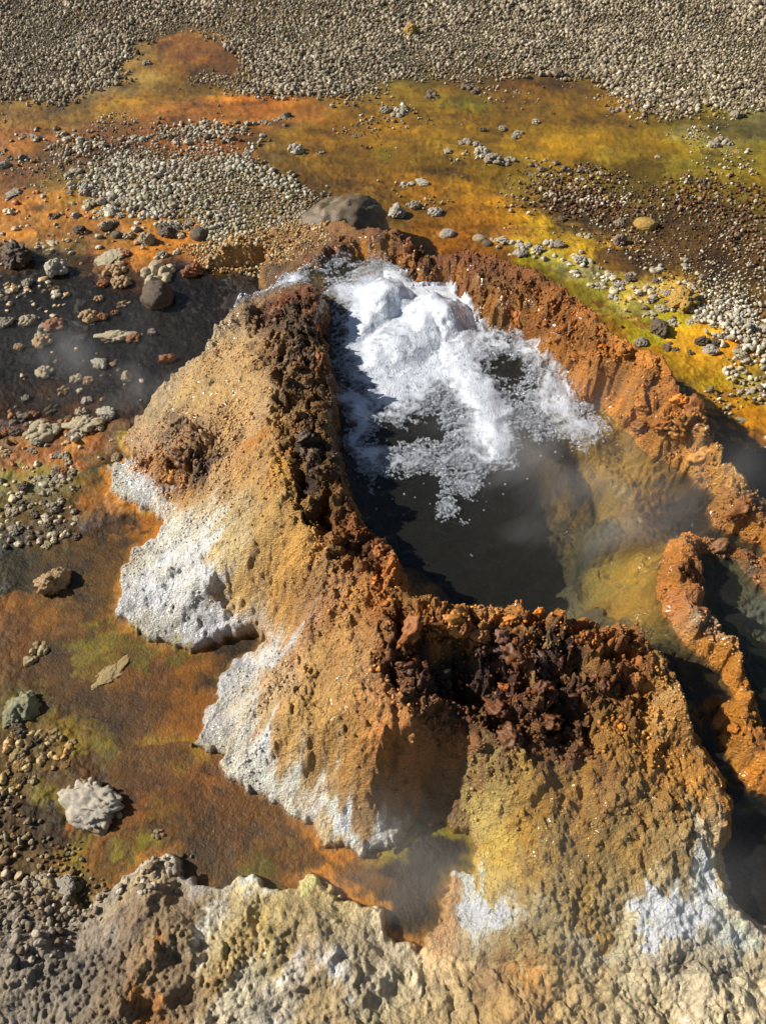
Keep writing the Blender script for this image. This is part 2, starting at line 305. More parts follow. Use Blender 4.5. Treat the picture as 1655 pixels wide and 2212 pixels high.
# ------------------------------------------------------------------ colour of the land, with some shade and glints painted into it
def lin(c):
    c = np.array(c, float)/255.0
    return np.where(c <= .04045, c/12.92, ((c+.055)/1.055)**2.4)
G = """300 60 84 70 50;60 60 84 70 50;700 60 86 74 52;1100 60 86 74 54;1500 60 86 74 54;60 150 80 66 48;800 150 86 72 50;1200 120 86 74 52;1560 150 90 78 56;600 130 80 66 48;
300 105 145 120 80;260 150 140 118 80;360 95 135 80 28;420 110 120 68 20;480 140 122 70 22;420 145 130 85 35;330 170 145 125 85;250 190 125 105 75;400 185 115 90 50;
50 240 120 88 55;150 250 130 98 42;300 225 140 95 45;230 245 140 105 60;420 240 165 88 20;340 250 150 85 25;560 235 160 72 18;650 240 155 78 20;500 260 160 85 18;700 262 150 100 18;850 220 135 105 28;780 240 150 110 15;1000 190 118 85 32;1150 185 125 80 26;1300 215 140 100 25;1450 250 128 105 58;1600 270 130 115 85;1000 215 125 115 75;
50 300 135 72 32;200 290 110 60 30;330 285 115 50 25;400 270 130 60 25;480 315 155 66 22;430 325 150 62 25;580 310 85 62 18;640 280 130 95 12;700 290 145 102 8;850 290 172 122 8;780 330 150 108 8;940 270 160 112 8;1000 260 145 100 12;1100 250 140 98 12;1100 310 158 112 14;1250 290 170 124 10;1180 330 175 130 15;1400 320 125 98 30;1330 270 140 98 20;1500 290 150 138 112;1560 320 140 125 95;1630 340 125 105 65;
40 370 120 66 30;120 330 95 60 25;120 390 125 98 28;200 400 112 90 22;250 330 80 42 25;300 370 85 50 28;450 400 105 88 58;540 440 110 92 62;380 430 110 90 50;350 470 130 95 45;620 350 66 50 14;600 410 70 50 15;720 350 112 82 14;700 400 80 56 14;830 330 125 112 8;860 350 150 110 8;720 440 85 60 16;800 390 135 90 10;900 400 165 105 8;980 380 120 80 14;960 340 130 92 10;1050 350 90 65 22;1100 390 90 66 28;1200 370 85 64 34;1350 390 95 76 32;1500 400 105 84 35;1600 400 125 100 55;1480 350 130 110 50;
40 440 155 84 44;60 500 160 96 40;200 470 150 88 38;120 450 150 95 35;220 430 140 112 22;300 480 168 92 28;250 520 155 105 28;400 505 175 95 34;450 540 165 90 34;480 522 178 130 15;540 545 165 128 30;600 520 150 112 55;500 500 130 105 60;640 480 128 108 75;
850 470 135 95 12;900 450 145 95 15;950 430 140 92 15;1000 440 165 96 22;1050 420 180 120 20;1080 460 185 125 35;1120 480 192 145 62;1160 500 198 150 72;1100 510 165 95 48;1040 480 165 98 40;1250 530 205 155 85;1200 440 78 42 26;1300 440 75 45 26;1150 420 85 62 30;1400 470 72 45 26;1280 470 75 42 24;1550 480 80 56 30;1340 560 120 75 40;1420 560 82 50 30;1600 570 85 58 38;1640 480 100 78 40;
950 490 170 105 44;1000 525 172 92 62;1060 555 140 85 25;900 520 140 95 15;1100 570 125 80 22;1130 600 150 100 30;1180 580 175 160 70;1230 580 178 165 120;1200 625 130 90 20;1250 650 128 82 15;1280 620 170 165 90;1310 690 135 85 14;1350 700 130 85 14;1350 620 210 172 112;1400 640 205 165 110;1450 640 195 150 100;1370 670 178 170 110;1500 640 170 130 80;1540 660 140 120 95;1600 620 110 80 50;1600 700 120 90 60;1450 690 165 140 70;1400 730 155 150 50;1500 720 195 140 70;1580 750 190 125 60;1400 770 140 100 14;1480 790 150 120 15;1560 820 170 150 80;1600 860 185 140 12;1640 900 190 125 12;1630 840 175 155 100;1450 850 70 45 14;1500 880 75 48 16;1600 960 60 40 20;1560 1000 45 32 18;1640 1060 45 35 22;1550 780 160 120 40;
50 600 42 36 28;150 650 44 37 28;300 700 42 36 28;450 620 38 32 24;550 600 55 38 26;100 780 44 38 30;300 800 50 42 34;200 840 50 40 30;500 640 50 42 34;400 720 48 40 32;20 700 44 37 28;560 575 60 40 24;430 600 40 32 24;380 640 40 34 26;
200 560 110 62 32;250 545 150 90 28;290 575 120 62 26;370 580 60 38 22;60 545 100 76 38;20 565 110 75 40;330 540 170 88 34;300 600 110 62 30;130 545 110 85 35;
100 870 90 50 34;50 910 120 64 36;20 860 75 50 38;150 935 130 64 28;250 930 90 58 34;100 960 160 98 52;60 990 140 70 36;180 960 120 62 30;130 1010 150 60 30;200 990 110 74 26;215 1035 58 68 10;180 1060 75 80 12;60 1040 150 135 75;30 1010 140 110 60;90 1080 135 125 95;170 1090 130 95 22;230 1105 195 115 32;300 1150 190 105 32;330 1140 200 112 40;240 1150 95 62 20;200 1130 150 92 28;270 1190 110 80 25;60 1150 130 108 62;120 1160 110 85 40;200 1200 112 76 22;50 1220 62 62 12;20 1260 70 68 14;120 1290 140 88 16;160 1240 80 50 20;60 1310 185 108 42;30 1340 180 105 42;120 1310 175 120 20;200 1330 160 98 22;250 1290 120 85 18;30 1390 150 85 24;100 1360 140 85 22;215 1385 190 180 115;245 1350 175 165 60;270 1420 140 120 60;230 1430 150 120 70;340 1400 130 125 70;120 1440 118 68 14;
300 1460 128 72 18;400 1450 150 92 36;450 1430 120 74 38;520 1395 75 50 38;200 1490 105 62 12;250 1540 110 62 12;350 1530 112 64 12;400 1500 140 84 20;320 1600 110 68 12;60 1500 125 130 60;100 1570 168 142 42;30 1560 150 120 30;180 1590 160 145 50;50 1640 130 105 58;150 1660 110 80 38;220 1640 120 70 20;320 1640 165 130 28;370 1600 170 100 40;440 1640 165 90 30;
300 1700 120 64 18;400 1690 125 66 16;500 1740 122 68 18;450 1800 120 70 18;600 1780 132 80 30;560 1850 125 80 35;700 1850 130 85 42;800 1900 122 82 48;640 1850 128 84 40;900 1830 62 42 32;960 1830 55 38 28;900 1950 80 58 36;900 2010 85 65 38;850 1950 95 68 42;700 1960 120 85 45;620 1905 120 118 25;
60 1740 90 62 28;20 1700 100 66 30;110 1700 150 145 62;130 1740 145 140 75;90 1800 85 58 24;200 1790 190 85 38;240 1800 175 90 36;120 1830 95 60 28;60 1870 110 88 62;20 1850 100 80 60;170 1850 165 145 32;190 1900 170 150 40;250 1860 145 92 14;220 1920 120 100 20;320 1780 150 105 26;330 1820 165 165 40;300 1860 120 90 18;360 1780 135 80 20;420 1870 95 62 20;440 1910 105 70 30;100 1920 110 85 60;380 1830 110 70 20"""  # dark picks beside the right wall and mound lobe paint in their cast shadows
M = """450 560 165 120 60;520 545 180 135 72;600 520 165 130 80;600 555 150 98 48;680 520 175 110 55;650 560 110 70 35;700 560 120 60 30;680 590 130 95 40;640 600 140 110 60;600 600 90 65 40;740 512 170 78 26;800 512 165 75 26;850 535 140 70 30;770 535 110 52 24;
560 690 130 100 65;540 670 105 78 50;600 640 120 70 45;650 640 110 55 34;690 650 125 55 30;700 690 140 62 30;620 700 95 68 42;660 730 88 62 38;590 760 150 112 68;640 780 105 76 45;700 770 100 66 36;720 720 165 80 25;690 850 92 64 38;720 830 140 78 34;650 850 130 95 55;700 920 120 82 40;735 880 160 112 62;740 960 150 100 50;690 980 85 62 40;650 940 165 118 62;670 1040 95 55 28;700 1030 85 48 28;720 1080 160 85 35;700 1120 110 55 26;740 1100 140 75 34;
500 740 165 130 85;470 790 185 148 98;400 840 190 155 105;530 800 188 150 98;560 880 190 150 95;450 880 188 150 100;350 840 185 150 100;340 880 190 158 112;430 780 205 182 150;400 815 200 175 140;460 770 200 170 130;400 920 130 100 70;460 950 165 130 88;530 960 190 148 92;600 930 190 140 78;370 960 150 118 78;420 990 105 78 58;440 1010 85 62 50;380 1010 190 122 62;330 1000 190 120 62;340 1040 165 98 45;410 1050 180 128 68;490 1010 180 140 90;560 1030 185 140 82;620 1020 195 135 55;545 965 190 105 30;640 1100 190 135 60;
260 1015 215 205 185;290 980 190 150 110;240 1050 205 195 165;300 1060 222 212 200;350 1090 215 195 165;400 1110 218 205 188;430 1080 190 160 115;370 1140 225 216 206;460 1150 215 200 175;520 1110 195 162 108;580 1130 195 150 80;640 1180 200 145 70;380 1190 222 214 208;320 1200 205 192 175;440 1200 222 214 205;500 1190 205 175 120;560 1210 198 155 92;300 1240 205 195 180;360 1260 212 204 196;430 1270 220 213 206;500 1270 212 200 188;540 1250 200 168 122;600 1270 195 148 85;280 1310 192 182 168;340 1330 200 192 184;420 1330 198 190 182;500 1320 190 178 168;560 1310 195 172 148;610 1320 200 185 155;300 1365 175 160 120;370 1380 185 172 150;440 1375 205 196 190;520 1350 200 185 175;590 1360 215 205 190;620 1390 215 205 188;570 1400 195 150 105;350 1400 160 155 70;
690 1230 185 130 72;720 1280 185 125 70;650 1300 180 128 75;700 1350 180 118 68;640 1400 170 105 60;670 1450 190 145 85;740 1380 190 135 75;800 1300 180 115 55;750 1200 150 75 35;790 1180 165 80 30;800 1220 125 75 50;850 1260 190 100 45;840 1330 165 90 42;880 1300 150 95 40;
500 1440 215 205 190;540 1420 220 210 195;480 1500 200 192 180;540 1490 205 188 160;600 1470 195 155 105;650 1420 200 150 100;460 1560 188 178 168;520 1560 205 192 172;580 1540 195 160 110;640 1540 190 145 80;700 1500 190 142 75;760 1480 195 142 72;820 1500 205 135 85;800 1440 190 135 75;440 1600 192 182 168;500 1640 190 182 175;560 1620 215 208 202;620 1620 185 150 105;700 1600 175 130 70;760 1570 182 125 68;840 1560 190 115 68;560 1680 205 198 192;620 1700 200 192 185;640 1660 180 155 120;700 1680 170 135 88;760 1650 165 118 62;820 1630 150 100 48;700 1760 205 198 188;740 1800 210 204 196;790 1830 212 206 198;840 1800 195 180 160;740 1740 165 132 90;800 1720 150 112 64;850 1740 150 120 80;880 1680 150 108 64;900 1620 160 112 72;920 1700 120 88 60;950 1760 130 105 78;
880 1390 150 80 45;930 1370 185 105 45;1000 1360 200 125 62;1050 1360 205 135 75;1120 1365 195 110 48;1200 1375 195 108 46;1270 1385 190 100 48;1340 1395 180 95 50;1180 1390 195 150 95;1000 1390 160 90 40;
870 1440 110 62 46;920 1450 92 56 42;980 1430 100 62 45;960 1500 70 48 34;1030 1440 110 70 55;1080 1430 95 64 58;1050 1500 80 48 34;1120 1480 110 55 38;1180 1430 80 46 42;1230 1430 110 70 42;1280 1430 150 90 42;1180 1500 115 58 42;1240 1490 90 48 42;1290 1490 105 60 40;1330 1450 110 58 34;1000 1560 130 78 50;1060 1580 130 75 48;1140 1560 120 68 44;1210 1560 115 70 42;1100 1520 165 78 42;960 1580 150 98 62;1000 1620 165 105 62;1080 1640 120 75 48;1150 1610 130 78 42;1300 1550 150 98 48;1350 1500 140 85 40;1250 1620 120 72 44;1340 1590 165 110 50;
1380 1450 160 90 42;1420 1500 195 135 70;1460 1540 200 160 110;1490 1590 185 130 75;1400 1570 175 120 55;1440 1640 185 120 50;1380 1640 170 112 48;1500 1680 175 112 48;1300 1680 160 112 50;1200 1680 150 108 50;1120 1680 160 125 58;1060 1680 165 140 80;1000 1680 130 100 65;1050 1740 180 155 85;1120 1750 160 120 52;1180 1740 150 108 48;1260 1740 165 118 58;1340 1720 120 80 42;1340 1780 150 108 58;1420 1720 165 115 55;1500 1740 160 125 75;1560 1740 170 115 55;1575 1800 190 110 45;1540 1790 175 150 110;
1020 1800 170 145 90;1060 1810 180 150 75;1130 1820 150 118 58;1200 1810 142 112 60;1280 1810 140 108 60;1360 1840 140 112 65;1440 1810 145 118 72;1500 1830 190 175 150;1560 1860 175 150 105;1050 1870 185 160 100;1110 1880 160 135 85;1190 1880 138 115 72;1270 1880 135 110 68;1350 1900 142 118 78;1420 1890 160 140 105;1490 1890 195 182 160;1560 1930 200 190 165;
1000 1910 215 205 195;1040 1930 222 215 208;1080 1960 222 216 210;1060 1925 222 216 210;1110 1965 215 208 198;1030 1965 220 212 205;1440 1985 224 221 218;1400 1985 215 210 204;1480 1950 220 216 210;1460 2040 215 210 200;1500 1860 205 196 178;1540 1900 208 198 180;1140 1930 175 155 115;1120 1980 195 185 170;1050 1990 200 190 178;1000 1970 195 170 130;975 1940 190 140 95;1200 1950 145 122 78;1260 1980 150 120 65;1330 1960 155 132 92;1400 1950 205 200 195;1450 1960 222 220 218;1430 2010 222 220 218;1480 2020 205 200 190;1540 1990 205 195 168;1600 2020 205 195 172;1200 2030 160 140 100;1300 2030 165 150 125;1350 2060 170 158 135;960 2000 190 150 105;950 2050 190 160 120;1060 2040 165 145 110;1120 2060 155 130 85;1230 2060 170 155 130;1300 2040 185 178 172;
1500 2080 180 165 138;1600 2100 182 168 142;1400 2120 175 158 130;1300 2120 160 140 110;1200 2120 140 115 75;1130 2110 150 105 55;1050 2110 120 95 65;980 2120 145 125 90;900 2090 150 130 100;900 2160 150 128 92;1000 2190 140 118 85;1150 2180 135 108 72;1250 2190 150 128 95;1400 2190 168 150 120;1550 2190 172 155 128;1640 2180 178 160 135;
860 2050 180 165 140;800 2010 160 142 110;820 1980 190 170 140;740 1960 155 138 100;700 1930 165 145 105;700 1900 190 160 120;650 1935 185 178 120;560 1890 200 195 180;540 1900 175 155 120;600 1950 150 130 92;520 1940 150 132 100;640 2010 145 122 82;740 2040 150 132 102;560 2030 150 130 85;480 1940 150 132 100;460 2000 185 175 160;470 1960 175 165 155;440 1960 140 122 88;780 2110 145 128 95;740 2100 185 178 170;840 2150 150 135 105;640 2110 140 118 80;560 2130 140 130 105;600 2190 170 160 155;700 2190 140 120 90;480 2180 165 155 140;500 2090 125 100 62;
350 1860 170 150 110;380 1880 155 135 100;320 1890 150 125 90;360 1930 140 118 88;400 1930 145 130 115;300 1940 130 110 85;240 1960 135 120 98;340 2000 125 102 72;280 1990 110 88 65;400 2010 135 112 78;330 2060 110 85 58;340 2110 150 92 45;320 2170 120 72 38;380 2090 110 90 65;250 2080 100 84 68;200 2020 130 115 100;150 1980 120 105 88;100 2030 115 102 88;50 2000 108 98 86;20 2080 100 90 80;150 2100 98 88 76;80 2150 112 102 90;200 2160 105 92 76;260 2190 105 88 68;30 2190 112 100 88;420 2150 115 95 70;180 1950 118 100 70;100 1960 115 95 65;
1475 1175 195 105 40;1470 1210 150 80 55;1465 1250 195 105 45;1480 1290 185 100 60;1450 1330 205 115 55;1490 1340 195 120 75;1500 1380 190 118 60;1530 1360 180 155 120;1550 1390 175 150 115;1540 1420 195 115 50;1590 1440 185 110 45;1600 1500 195 115 45;1570 1520 165 85 35;1610 1560 190 112 42;1580 1600 195 118 48;1610 1650 180 100 38;1640 1700 170 90 35;1560 1165 180 125 50;
850 560 130 58 30;890 560 160 110 58;900 600 140 58 28;950 580 165 115 55;950 610 120 55 30;1000 610 110 60 32;1020 650 120 52 32;1050 620 85 52 30;1060 680 135 55 32;1090 650 95 65 36;1110 700 130 60 36;1140 660 80 52 35;1150 720 110 78 38;1200 700 85 62 34;1180 760 150 72 34;1230 740 105 70 36;1240 800 165 82 34;1250 680 75 42 38;1290 780 130 80 38;1300 840 185 98 40;1290 860 195 108 42;1280 730 60 45 32;1340 800 110 70 36;1350 860 165 88 42;1340 890 205 112 42;1400 860 140 100 55;1400 920 165 92 36;1390 960 205 115 42;1370 930 205 112 42;1440 900 130 100 56;1450 950 175 115 50;1430 1000 200 105 38;1480 960 150 108 55;1490 1000 170 110 45;1470 1005 210 118 40;1530 1025 190 130 50;1550 1040 205 130 45;1590 1060 150 140 130;1570 1090 165 110 50;1560 1120 190 120 45;1610 1110 110 108 98;1650 1140 120 118 112;1600 1150 165 105 45;1640 1170 150 100 50;1620 1220 160 90 45;1650 1220 100 95 88;1600 1220 95 85 65"""  # front hollow picks include painted shade; palest upper-left slope picks are painted glints
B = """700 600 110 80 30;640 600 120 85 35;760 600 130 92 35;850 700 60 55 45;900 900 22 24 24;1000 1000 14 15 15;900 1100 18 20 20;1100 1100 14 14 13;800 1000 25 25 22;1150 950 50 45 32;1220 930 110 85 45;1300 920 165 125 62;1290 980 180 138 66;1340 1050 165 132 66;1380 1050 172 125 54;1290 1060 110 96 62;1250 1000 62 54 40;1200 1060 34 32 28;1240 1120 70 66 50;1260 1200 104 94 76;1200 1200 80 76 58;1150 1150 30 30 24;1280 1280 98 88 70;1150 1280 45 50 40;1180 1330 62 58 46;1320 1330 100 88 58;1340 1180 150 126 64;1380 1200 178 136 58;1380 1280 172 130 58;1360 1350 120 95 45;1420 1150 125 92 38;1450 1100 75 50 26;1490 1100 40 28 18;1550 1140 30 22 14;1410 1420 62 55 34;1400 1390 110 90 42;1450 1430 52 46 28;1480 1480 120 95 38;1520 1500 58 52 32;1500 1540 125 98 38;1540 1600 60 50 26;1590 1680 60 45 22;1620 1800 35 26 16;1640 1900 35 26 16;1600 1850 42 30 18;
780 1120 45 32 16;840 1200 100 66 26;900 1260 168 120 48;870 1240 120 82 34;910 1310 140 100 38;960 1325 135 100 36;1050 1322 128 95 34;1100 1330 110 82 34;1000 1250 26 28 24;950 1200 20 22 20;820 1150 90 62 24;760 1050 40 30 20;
1520 1250 85 75 48;1560 1330 98 88 60;1600 1380 92 84 60;1640 1450 95 85 62;1600 1290 85 78 60;1640 1330 105 105 98;1560 1220 80 75 52;1640 1550 85 68 40;1655 1650 75 55 30"""  # near-black vent picks paint in the shade of the deep hole
def parse(s, r0=.05):
    o = []
    for t in s.replace('\n', '').split(';'):
        t = t.strip()
        if t:
            v = [float(q) for q in t.split()]; o.append(v)
    return o
def color_layer(txt, x, y, mode):
    P = parse(txt)
    pts = []; cols = []
    for v in P:
        if mode == 'g': a, b = at(v[0], v[1], 0)
        elif mode == 'b': a, b = at(v[0], v[1], .17)
        else: a, b, _ = on(v[0], v[1])
        pts.append((a, b)); cols.append(tuple(lin(v[2:5])))
    pts_a = np.array(pts)
    d = np.sqrt(((pts_a[:, None] - pts_a[None])**2).sum(-1)); d.sort(1)
    sig = np.clip(d[:, 1:4].mean(1), .02, .6)
    # blend on a coarse raster (fine near the camera, coarse far off), then look it up
    out = np.zeros((3,) + x.shape, np.float32)
    near = Raster(-2.0, 2.2, -1.2, 2.7, .012)
    N = gauss_field(pts, near.X, near.Y, sig, cols)
    if mode == 'g':
        far = Raster(-5, 5, 1.5, 9, .03)
        Fr = gauss_field(pts, far.X, far.Y, sig, cols)
        w = sstep(2.1, 2.5, y)
        for k in range(3): out[k] = near.sample(N[k], x, y)*(1-w) + far.sample(Fr[k], x, y)*w
    else:
        for k in range(3): out[k] = near.sample(N[k], x, y)
    return out

# ------------------------------------------------------------------ the land sheet
NV, NU = 1150, 980
v = np.linspace(0, 1, NV)
dep_top, dep_bot = math.radians(13.5), math.radians(106)
dep = dep_top + (dep_bot - dep_top) * v**1.0
ys = CH / np.tan(dep)
ys[dep > math.radians(90)] = CH / np.tan(dep[dep > math.radians(90)])
far_rows = np.array([400, 150, 70, 40, 26, 18, 14, 11.5, 9.8, 8.6, 7.8])
ys = np.r_[far_rows, ys]
ys = ys[np.r_[True, np.diff(ys) < 0]]; ys = np.r_[ys, -.6, -.8, -1.2, -2, -4, -9, -25]
NVt = len(ys)
u = np.linspace(-1, 1, NU-16); ext = np.array([1.03, 1.08, 1.15, 1.3, 1.6, 2.4, 5, 14]); u = np.r_[-ext[::-1], u, ext]
dist = np.maximum(ys*math.cos(DEP) + CH*math.sin(DEP), 1.0)
half = np.where(ys > 8, .9*dist, .495*dist*1.22 + .12)
half = np.maximum(half, .8)
X = (u[None, :] * half[:, None]).astype(np.float64)
Y = np.repeat(ys[:, None], NU, 1)
R = height(X, Y)
Z = R['z'].copy()
Z[Y > 8] *= .5
print('height', time.time()-T0)
dm, db, dk, crag, lip = R['dm'], R['db'], R['dk'], R['crag'], R['lip']
# sideways push that gives the cinder overhangs and rough lips
lat = crag * (dm > 0)
PX = X + lat * fbm(X, Y, 38, 2, 80) * .010; PY = Y + lat * fbm(X, Y, 38, 2, 81) * .010
# colours
def plates(x, y, cell, seed):
    a = fbm(x, y, .9/cell, 4, seed)*cell*.9; b = fbm(x, y, .9/cell, 4, seed+1)*cell*.9
    _, _, i1 = worley(x+a, y+b, cell, seed+2); _, _, i2 = worley(x+b, y-a, cell*.45, seed+3)
    return (i1-.5), (i2-.5)
p1, p2 = plates(X*.7, Y, .10, 170); p3, p4 = plates(X, Y, .045, 180)
wX = X + fbm(X, Y, 6, 5, 90, .6) * .07 + p1*.10 + p2*.06; wY = Y + fbm(X, Y, 6, 5, 91, .6) * .055 + p2*.06 - p1*.05
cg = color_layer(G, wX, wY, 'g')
th_ = np.arctan2(Y-1.45, X-.18); rq = np.hypot(Y-1.45, X-.18)+1e-6
stk = (fbm(th_*1.4, rq*.5, 11, 5, 185, .6) + .5*fbm(th_*1.4, rq*.4, 40, 2, 186)) * .07 * sstep(.35, .7, rq)
mX = X + fbm(X, Y, 12, 5, 92, .62) * .030 + p4*.022 + stk*(X-.18)/rq; mY = Y + fbm(X, Y, 12, 5, 93, .62) * .030 - p3*.022 + stk*(Y-1.45)/rq
lum = cg.mean(0, keepdims=True); cg = np.clip(lum + (cg-lum)*1.25, .003, 1)
fy_ = sstep(1.9, 2.6, Y) * sstep(-.5, .2, X); cg = cg*(1 - .12*fy_); og = np.exp(-((X-.75)**2/1.1**2 + (Y-3.7)**2/.55**2))*.62; cg = cg*(1-og) + lin((178, 134, 4))[:, None, None]*(.75+.25*fbm(X, Y, 3, 4, 98))*og; cg[0] *= 1 - .12*fy_; cg[1] *= 1 + .04*fy_
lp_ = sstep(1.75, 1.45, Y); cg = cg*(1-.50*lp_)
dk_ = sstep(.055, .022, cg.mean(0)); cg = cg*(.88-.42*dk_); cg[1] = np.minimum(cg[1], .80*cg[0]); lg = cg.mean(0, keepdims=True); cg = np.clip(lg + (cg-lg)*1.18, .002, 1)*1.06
ex_ = np.maximum(0, cg[0]-2.2*cg[1]); cg[1] += .12*ex_
cm = color_layer(M, mX, mY, 'm')
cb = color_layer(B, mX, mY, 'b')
cm *= (1.20 + .34*sstep(.75, .4, Y))[None]; lm = cm.mean(0, keepdims=True); cm = lm + (cm-lm)*.97
fw_ = sstep(.85, .55, Y); cm[0] *= 1+.05*fw_; cm[2] *= 1-.14*fw_
white = sstep(.42, .60, cm.min(0)); cm = cm*(1 - white[None]*.22*sstep(-.2, .4, fbm(X, Y, 20, 4, 190))) ; wl = white*.5; tint_ = np.array([.66, .61, .53])[:, None, None]; cm = cm*(1-wl) + tint_*cm.mean(0)[None]/.58*wl; cm *= 1 + .25*white*(Y < .8)
print('colour', time.time()-T0)
onm = sstep(0, .004, dm)
inb = sstep(-.004, .004, np.maximum(db, dk))
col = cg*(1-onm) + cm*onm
# edges: yellow and orange growth where crust meets warm water
edge = np.exp(-(dm/.010)**2) * (Y < 1.9) * sstep(-.3, .3, fbm(X, Y, 5, 3, 95))
ycol = lin((172, 120, 40))[:, None, None]
col = col*(1-edge*.55) + ycol*edge*.55
seam = np.exp(-((dm+.010)/.010)**2) * (Y < 1.75) * (X < .45) * sstep(-.4, .1, fbm(X, Y, 4, 3, 97))
scol = lin((196, 118, 42))[:, None, None]*(1-sstep(.1, .4, fbm(X, Y, 3, 2, 98))) + lin((170, 160, 40))[:, None, None]*sstep(.1, .4, fbm(X, Y, 3, 2, 98))
col = col*(1-seam*.7) + scol*seam*.7
chalk = np.exp(-((dm-.012)/.012)**2) * (Y < 1.75) * (X < .5) * sstep(-.3, .3, fbm(X, Y, 3, 3, 99)) * (1-crag)
col = col*(1-chalk*.45) + lin((212, 200, 182))[:, None, None]*chalk*.45
# rust line along the waterline of the bowl
rust = np.exp(-((db+.012)/np.where((X > .62) & (Y < 1.6), .034, .017))**2) * (dm > 0) * sstep(-.5, .2, fbm(X, Y, 9, 3, 96))
rust = rust*(.45 + .35*fbm(X, Y, 18, 3, 193)); col = col*(1-rust) + lin((212, 128, 52))[:, None, None]*rust
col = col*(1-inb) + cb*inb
# mottling of the material itself
gm = fbm(X, Y, 14, 4, 100); gm2 = fbm(X, Y, 45, 3, 101); gm3 = fbm(X, Y, 3.2, 4, 102)
filmc = mat_film(X + R['wx'], Y + R['wy']) * (1-onm)*(1-inb)
mot = 1 + .18*gm + .16*gm2 + .14*gm3 + (1-onm)*(1-inb)*((filmc-.8)*.26 - .30*sstep(.15, .5, fbm(X, Y, 7, 4, 103)))
mot = np.clip(mot, .3, 1.7)
ex = np.maximum(0, col[0] - 1.8*col[1]); col[1] += .17*ex; col[0] *= .96
col = col * mot[None]
# cinder is patchy: dark wine-brown, rust and ochre lumps
cc = crag * (dm > 0) * (1-inb)
tone = R['wr2'][None]*.9 + .30 + gm2[None]*.3
col = col * (1 - cc[None]*.6) + col * tone * cc[None]*.6 
col = col*(1 - .22*cc[None]*sstep(-.02, -.06, db)[None])
blk = cc * sstep(.0, .45, fbm(X, Y, 11, 4, 191)) * sstep(-.02, -.07, db); col = col*(1-.55*blk[None]) + lin((70, 58, 40))[:, None, None]*.25*blk
ochre = cc * sstep(.1, .5, fbm(X, Y, 16, 3, 192)); col = col*(1-.35*ochre[None]) + lin((200, 150, 70))[:, None, None]*.30*ochre
redn = sstep(.1, .6, fbm(X, Y, 20, 3, 104)) * cc * .15
col = col*(1-redn) + col*np.array([1.15, .78, .6])[:, None, None]*redn
# ground mats: dark specks and small pale flecks
spk = sstep(.35, .8, fbm(X, Y, 60, 2, 105)) * (1-onm) * (1-inb) * sstep(-.3, .4, fbm(X, Y, 3, 2, 106))
col = col * (1 - .45*spk)[None]
hue = fbm(X, Y, 8, 4, 107) * (1-inb)
col[0] *= 1 + .05*hue; col[2] *= 1 - .2*hue
col = np.clip(col, .004, .85)
# roughness: wet skin on the mats and the pale crust, dry cinder
wet = (1-onm) * sstep(4.2, 3.9, Y)
flow_d = fbm(X*.8 + fbm(X, Y, 2, 3, 113)*.3, Y*3.2, 6, 4, 114)
col = col * (1 + (1-onm)*(1-inb)*.22*flow_d)[None]
rough = .66 - .14*wet*sstep(-.1, .5, fbm(X, Y, 2.5, 3, 110)) + .15*crag - .16*sstep(.25, .6, col.mean(0)) * onm
rough = np.where(np.abs(db+.016) < .020, .2, rough); rough = rough - .22*sstep(.12, .5, fbm(X, Y, 6, 3, 112))*onm*(1-crag)
rough = np.clip(rough, .18, .9)

def grid_mesh(name, vx, vy, vz, facemask, attrs):
    ny, nx = vx.shape
    idx = np.arange(ny*nx).reshape(ny, nx)
    a = idx[:-1, :-1][facemask]; b = idx[:-1, 1:][facemask]; c = idx[1:, 1:][facemask]; d = idx[1:, :-1][facemask]
    faces = np.stack([a, d, c, b], 1)          # rows go from far to near
    used, inv = np.unique(faces, return_inverse=True)
    me = bpy.data.meshes.new(name)
    co = np.stack([vx.ravel()[used], vy.ravel()[used], vz.ravel()[used]], 1).astype(np.float32)
    mesh_fill(me, co, inv.reshape(-1, 4))
    for k, arr in attrs.items():
        if arr.ndim == 3:
            at_ = me.attributes.new(k, 'FLOAT_COLOR', 'POINT')
            q = np.ones((len(used), 4), np.float32)
            for j in range(3): q[:, j] = arr[j].ravel()[used]
            at_.data.foreach_set('color', q.ravel())
        else:
            at_ = me.attributes.new(k, 'FLOAT', 'POINT')
            at_.data.foreach_set('value', arr.ravel()[used].astype(np.float32))
    return me
def mesh_fill(me, co, faces, smooth=True):
    n, k = faces.shape
    me.vertices.add(len(co)); me.vertices.foreach_set('co', co.astype(np.float32).ravel())
    me.loops.add(n*k); me.loops.foreach_set('vertex_index', faces.astype(np.int32).ravel())
    me.polygons.add(n)
    me.polygons.foreach_set('loop_start', np.arange(0, n*k, k, dtype=np.int32))
    me.polygons.foreach_set('use_smooth', np.full(n, smooth))
    me.update(calc_edges=True)
def link(name, me, mat=None, parent=None, **props):
    o = bpy.data.objects.new(name, me); C.objects.link(o)
    if mat is not None: me.materials.append(mat)
    if parent is not None: o.parent = parent
    for k, val in props.items(): o[k] = val
    return o

